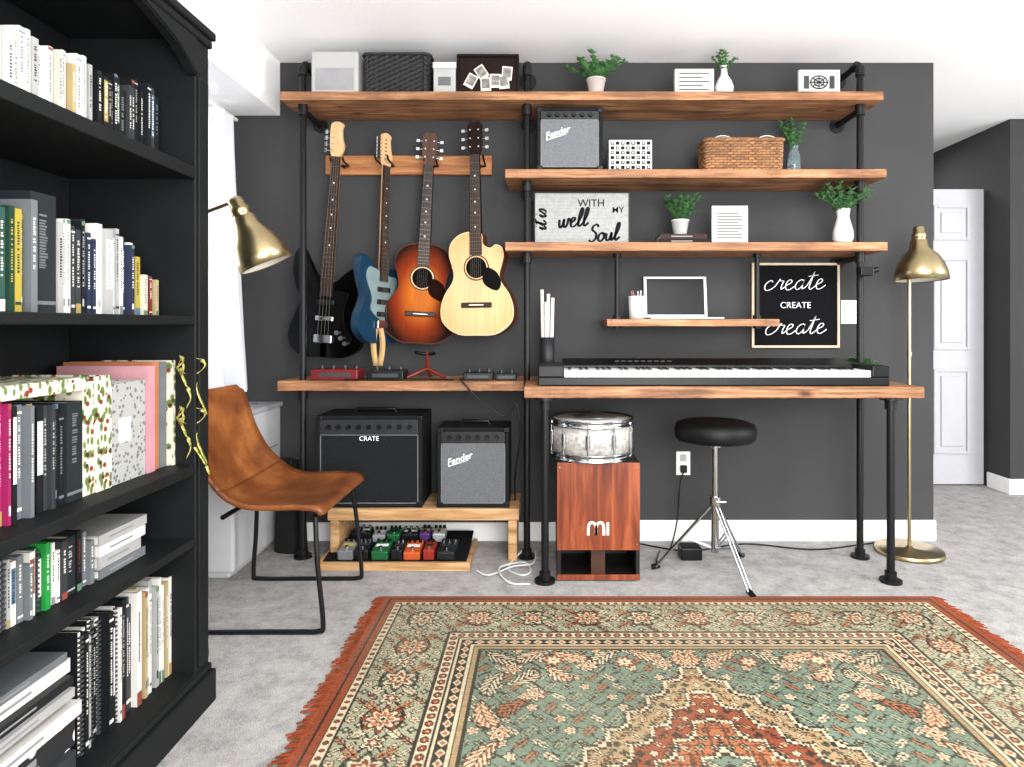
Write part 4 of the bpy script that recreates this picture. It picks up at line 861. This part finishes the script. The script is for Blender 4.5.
# ---------- rug
RX0,RX1,RY1,RY0=-.635,1.555,2.565,-.435
W=RX1-RX0; L=RY1-RY0; nx_,ny_=620,840
u=np.linspace(0,W,nx_+1); v=np.linspace(0,L,ny_+1); U,V=np.meshgrid(u,v,indexing='ij')
C=np.zeros(U.shape+(4,),dtype=np.float32); C[...,3]=1
def cc(h): return np.array(lin(h),dtype=np.float32)
cream=cc('#b3a489'); sage=cc('#5c6a5c'); dark=cc('#1f1c1a'); rust=cc('#753620'); orange=cc('#8f5435'); lsage=cc('#84846d'); dred=cc('#522a1f'); dsage=cc('#3b473e'); tan=cc('#8c7556')
def put(mk,c): C[mk]=c
dx=np.minimum(U,W-U); dy=np.minimum(V,L-V); d_=np.minimum(dx,dy); t=np.where(dx<dy,V-L/2,U-W/2)
put(d_>=0,rust)
put((d_>.024)&(d_<.03),dark)
band=(d_>=.05)&(d_<.30); put(band,lsage); put((d_>.05)&(d_<.058),dark)
def flower(tt,dd,R,n,cols,mk,o=.0055):
    r=np.hypot(tt,dd); th=np.arctan2(dd,tt); RR=R*(.78+.22*np.cos(n*th))
    put(mk&(r<RR+o),dark)
    for f_,c_ in cols: put(mk&(r<RR*f_),c_)
def fern(tt,dd,an,l,w,c1,mk,o=.004):
    a=tt*math.cos(an)+dd*math.sin(an); b_=-tt*math.sin(an)+dd*math.cos(an)
    e=(a/l)**2+(b_/w)**2; ser=(np.sin((np.abs(b_)*1.3+a)*360)>-.3)
    put(mk&(((a/(l+o))**2+(b_/(w+o))**2)<1)&ser,dark); put(mk&(e<1)&ser,c1); put(mk&(np.abs(b_)<.0016)&(np.abs(a)<l),dark)
# narrow guard band outside the main floral border
def ring(a,b_,c): put((d_>=a)&(d_<b_),c)
ring(.05,.056,dark); ring(.056,.078,cream); q=t-np.round(t/.03)*.03; put((d_>=.056)&(d_<.078)&(np.hypot(q,d_-.067)<.0085),dark); put((d_>=.056)&(d_<.078)&(np.hypot(q,d_-.067)<.005),rust); ring(.078,.085,dark)
band=(d_>=.085)&(d_<.30)
p=.20; dc=.19
for dd0,ph_ in ((.102,0),(.132,.5),(.25,.5),(.28,0)):
    tq=t/.045+ph_; tf=(tq-np.floor(tq)-.5)*.045; ii=np.floor(tq)%4
    flower(tf,d_-dd0,.014,5,[(1,cream),(.5,rust)],band&(ii==0),.004); flower(tf,d_-dd0,.012,4,[(1,dsage),(.5,cream)],band&(ii==1),.003); fern(tf,d_-dd0,.8,.02,.008,rust,band&(ii==2)); fern(tf,d_-dd0,-.8,.02,.008,cream,band&(ii==3))
vin=np.abs(d_-dc-.055*np.sin(2*np.pi*t/(2*p))); put(band&(vin<.006),dark)
vin2=np.abs(d_-dc+.055*np.sin(2*np.pi*t/(2*p))); put(band&(vin2<.004),dark)
k=np.floor(t/p); tt=t-(k+.5)*p; ev=(k%2==0)
tb_=t-np.round(t/p)*p
flower(tb_,d_-dc,.032,6,[(1,cream),(.7,dred),(.35,cream)],band)
for s1 in (-1,1):
    for s2 in (-1,1): fern(tt-s1*.06,d_-dc-s2*.045,s1*s2*.8,.034,.013,cream if s1>0 else orange,band)
flower(tt,d_-dc,.060,8,[(1,rust),(.84,dark),(.78,cream),(.58,orange),(.36,dark),(.3,cream),(.15,dark)],band&ev)
flower(tt,d_-dc,.060,6,[(1,dsage),(.84,cream),(.62,dark),(.56,rust),(.34,cream),(.14,dark)],band&~ev)
ring(.296,.306,dark); ring(.306,.338,cream); q=t-np.round(t/.034)*.034; m_=(d_>=.306)&(d_<.338)
put(m_&(np.hypot(q,d_-.322)<.0135),dark); put(m_&(np.hypot(q,d_-.322)<.009),rust); put(m_&(np.hypot(q,d_-.322)<.003),cream)
ring(.336,.345,dark); ring(.345,.352,cream); ring(.352,.388,dark)
m_=(d_>=.356)&(d_<.386); q=t-np.round(t/.04)*.04; put(m_&(np.abs(q)*.8+np.abs(d_-.371)<.014),cream); put(m_&(np.abs(q)*.8+np.abs(d_-.371)<.008),orange)
ring(.388,.396,cream); ring(.396,.402,dark); ring(.402,.416,tan); ring(.416,.424,dark)
field=d_>=.424; put(field,sage)
ax=np.abs(U-W/2); ay=np.abs(V-L/2)
def filler(mk,gs_,cset):
    row_=np.floor(ay/gs_); q1=(ax/gs_+.5*(row_%2)); ci=np.floor(q1); q1=q1-ci-.5; q2=(ay/gs_)-row_-.5
    par=(ci*7+row_*3)%5
    flower(q1*gs_,q2*gs_,gs_*.33,5,[(1,cset[0]),(.6,cset[1]),(.3,cset[0])],mk&(par==0),.004)
    flower(q1*gs_,q2*gs_,gs_*.28,4,[(1,cset[2]),(.6,dark)],mk&(par==2),.004)
    fern(q1*gs_,q2*gs_,.7,gs_*.5,gs_*.2,cset[0],mk&(par==1)); fern(q1*gs_,q2*gs_,-.9,gs_*.5,gs_*.2,cset[1],mk&(par==3)); fern(q1*gs_,q2*gs_,2.2,gs_*.5,gs_*.2,cset[2],mk&(par==4))
sv=np.abs(np.sin(ax*62+2.2*np.sin(ay*41))*np.cos(ay*57+1.7*np.sin(ax*47))); put(field&(sv<.07),dark)
filler(field,.052,(cream,orange,lsage))
def feather(cx,cy,an,l,w,c1,c2):
    a=(ax-cx)*math.cos(an)+(ay-cy)*math.sin(an); b_=-(ax-cx)*math.sin(an)+(ay-cy)*math.cos(an)
    b_=b_-.18*(a**2)/l
    ww=w*(1-.5*a/l)*(1+.18*np.sign(np.sin(a*260)))
    put(field&(((a/(l+.008))**2+(b_/(ww+.006))**2)<1),dark); e=(a/l)**2+(b_/ww)**2
    put(field&(e<1),c1); put(field&(e<1)&(np.sin((np.abs(b_)*1.5+a)*300)>.1),c2); put(field&(e<1)&(np.abs(b_)<.0018),dark)
for (cx,cy,an,l,w,c1,c2) in [(.60,1.02,.5,.065,.026,cream,dark),(.62,.88,1.9,.065,.026,cream,dsage),(.50,1.04,2.6,.06,.024,cream,dred),(.38,1.03,.4,.06,.024,orange,cream),(.26,1.04,2.4,.06,.024,cream,dark),(.13,1.04,.5,.06,.024,cream,rust),(.63,.72,1.2,.065,.025,orange,cream),(.62,.55,2.0,.065,.025,cream,rust),(.52,.90,-.7,.06,.024,cream,dark),(.42,.93,.9,.055,.022,cream,rust),(.55,.76,2.4,.055,.022,orange,dark),(.62,.38,1.2,.06,.024,cream,dsage),(.63,.2,1.9,.06,.024,cream,rust),(.02,1.03,1.6,.05,.022,orange,cream)]: feather(cx,cy,an,l,w,c1,c2)
for cx,cy,cA,cB in ((.56,.96,cream,rust),(.43,1.01,orange,cream),(.32,.98,cream,rust),(.58,.64,cream,orange),(.20,1.0,orange,cream),(.58,.46,orange,cream),(.49,.82,cream,rust),(.08,.99,cream,rust)):
    flower(ax-cx,ay-cy,.034,7,[(1,cA),(.72,cB),(.45,cream),(.2,dark)],field)
# medallion: serrated, scalloped outline with many bands of small ornament
st_=.011
axs=np.floor(ax/st_)*st_; ays=np.floor(ay/st_)*st_
mm=axs/.82+ays/.98+.045*np.abs(np.sin((ax-ay*.84)*24))
def med(f_,c_): put(field&(mm<f_),c_)
med(1.03,dark); med(1.015,cream); med(1.0,dark); med(.985,tan)
z1=field&(mm<.98)&(mm>.90); filler(z1,.034,(cream,rust,dsage))
med(.895,dark); med(.883,cream); med(.871,dark); med(.86,rust)
z1=field&(mm<.855)&(mm>.775); filler(z1,.036,(cream,tan,dark))
med(.77,dark); med(.758,cream); med(.746,dark); med(.735,orange)
z1=field&(mm<.73)&(mm>.64); sv=np.abs(np.sin(ax*95+1)*np.cos(ay*88)); put(z1&(sv<.20),dred); filler(z1,.040,(cream,rust,lsage))
med(.635,dark); med(.623,cream); med(.611,dark); med(.60,sage)
z1=field&(mm<.595)&(mm>.51); filler(z1,.038,(cream,rust,dark))
med(.505,dark); med(.493,cream); med(.481,dark); med(.47,rust)
z1=field&(mm<.465)&(mm>.36); sv=np.abs(np.sin(ax*110+1)*np.cos(ay*95)); put(z1&(sv<.16),dark); filler(z1,.040,(cream,tan,dsage))
med(.355,dark); med(.343,cream); med(.331,dark); med(.32,tan)
z1=field&(mm<.315); filler(z1,.042,(cream,rust,dsage)); med(.16,dark); med(.148,cream); med(.13,sage)
rng=np.random.default_rng(3); nzv=rng.normal(1,.14,U.shape).astype(np.float32)
for kx in range(3):
    fx=[3.1,7.3,5.2][kx]; fy=[4.7,2.9,8.8][kx]; nzv+= .07*np.sin(U*fx*2+kx)*np.sin(V*fy*2+1.3*kx)
nzv+=.05*np.sign(np.sin(V*2*np.pi/.012))
fade=(.12+.09*np.sin(U*5+1)*np.sin(V*6))[...,None]; base=cc('#857f6b')[:3]
C[...,:3]=C[...,:3]*(1-fade)+base*fade
C[...,:3]*=np.clip(nzv,.5,1.5)[...,None]
rg=thing('area_rug','rust, sage green and cream patterned rug with terracotta fringe','rug',((RX0+RX1)/2,(RY0+RY1)/2,.001))
nV=(nx_+1)*(ny_+1)
co=np.empty((nx_+1,ny_+1,3),dtype=np.float32); co[...,0]=U-W/2; co[...,1]=L/2-V; co[...,2]=.012
I=np.arange(nV).reshape(nx_+1,ny_+1)
fa=np.stack([I[:-1,:-1],I[:-1,1:],I[1:,1:],I[1:,:-1]],-1).reshape(-1,4)
me=bpy.data.meshes.new('pile'); me.vertices.add(nV); me.vertices.foreach_set('co',co.ravel())
me.loops.add(fa.size); me.loops.foreach_set('vertex_index',fa.ravel().astype(np.int32)); me.polygons.add(len(fa)); me.polygons.foreach_set('loop_start',np.arange(0,fa.size,4,dtype=np.int32))
me.update(calc_edges=True); me.validate()
at=me.color_attributes.new('weave_color','FLOAT_COLOR','POINT'); at.data.foreach_set('color',C.reshape(-1))
m,n,b=nt('rug_wool'); an=n.nodes.new('ShaderNodeAttribute'); an.attribute_name='weave_color'; n.links.new(an.outputs['Color'],b.inputs['Base Color']); b.inputs['Roughness'].default_value=.95; b.inputs['Specular IOR Level'].default_value=.08
nz=n.nodes.new('ShaderNodeTexNoise'); nz.inputs['Scale'].default_value=260; n.links.new(coord(n),nz.inputs['Vector']); bumpit(n,b,nz.outputs['Fac'],.35,.004)
me.materials.append(m); ob=bpy.data.objects.new('woven_pile',me); sc.collection.objects.link(ob); ob.parent=rg
B().box(-W/2,W/2,-L/2,L/2,0,.0115).out('backing',rg,mat('#7a3a26',.9))
fr=B(); rnd=random.Random(4)
for sgn in (-1,1):
    y=-L/2
    while y<L/2-.006:
        x=sgn*W/2; l_=rnd.uniform(.03,.055)*sgn; o=rnd.uniform(-.012,.012)
        fr.add([(x,y,.012),(x,y+.007,.012),(x+l_*.5,y+.006+o*.5,.008),(x+l_*.5,y+.001+o*.5,.008),(x+l_,y+.004+o,.003),(x+l_,y+o,.003)],[(0,1,2,3),(3,2,4,5)])
        y+=.0085
fr.out('fringe',rg,mat('#844026',.9,var=.35,scale=40,name='terracotta_yarn',spec=.1),solid=.003,kind='stuff')

# ---------- lights & camera
wd=bpy.data.worlds.new('w'); sc.world=wd; wd.use_nodes=True
bgN=wd.node_tree.nodes['Background']; bgN.inputs[0].default_value=(.97,.98,1,1); bgN.inputs[1].default_value=1.15
def area(name,loc,target,size,power,col=(1,1,1),sy=None):
    l=bpy.data.lights.new(name,'AREA'); l.energy=power; l.size=size; l.color=col
    if sy: l.shape='RECTANGLE'; l.size_y=sy
    o=bpy.data.objects.new(name,l); sc.collection.objects.link(o); o.location=loc
    o.rotation_euler=(Vector(target)-Vector(loc)).to_track_quat('-Z','Y').to_euler(); return o
area('overhead_fill',(.8,.9,2.38),(.8,1.2,0),.9,42)  # added overhead fill for the room, no ceiling fixture here
area('camera_side_fill',(1.0,-1.4,1.7),(.6,3.2,1.2),2.2,64,(1,.99,.97),1.5)  # added broad fill from behind the camera, no window modelled there
area('side_window_light',(4.4,1.2,1.6),(.6,2.8,.4),1.6,140,(1,1,1),1.5)
area('ceiling_fill',(.8,-.7,1.2),(.8,2.0,2.44),1.8,165)  # unseen upward lamp added to brighten the ceiling
area('hall_light',(2.4,4.9,2.35),(2.5,4.6,0),.5,14)
area('daylight_outside_window',(-2.2,2.65,1.55),(-1.0,2.6,1.2),1.3,34,(.95,.98,1))
cam=bpy.data.cameras.new('camera'); co_=bpy.data.objects.new('camera',cam); sc.collection.objects.link(co_)
co_.location=(0,0,EYE); co_.rotation_euler=(math.pi/2,0,0)
cam.sensor_width=36; cam.lens=F/1024*36; cam.shift_x=-32/1024; cam.shift_y=-58.5/1024; cam.clip_start=.02
sc.camera=co_
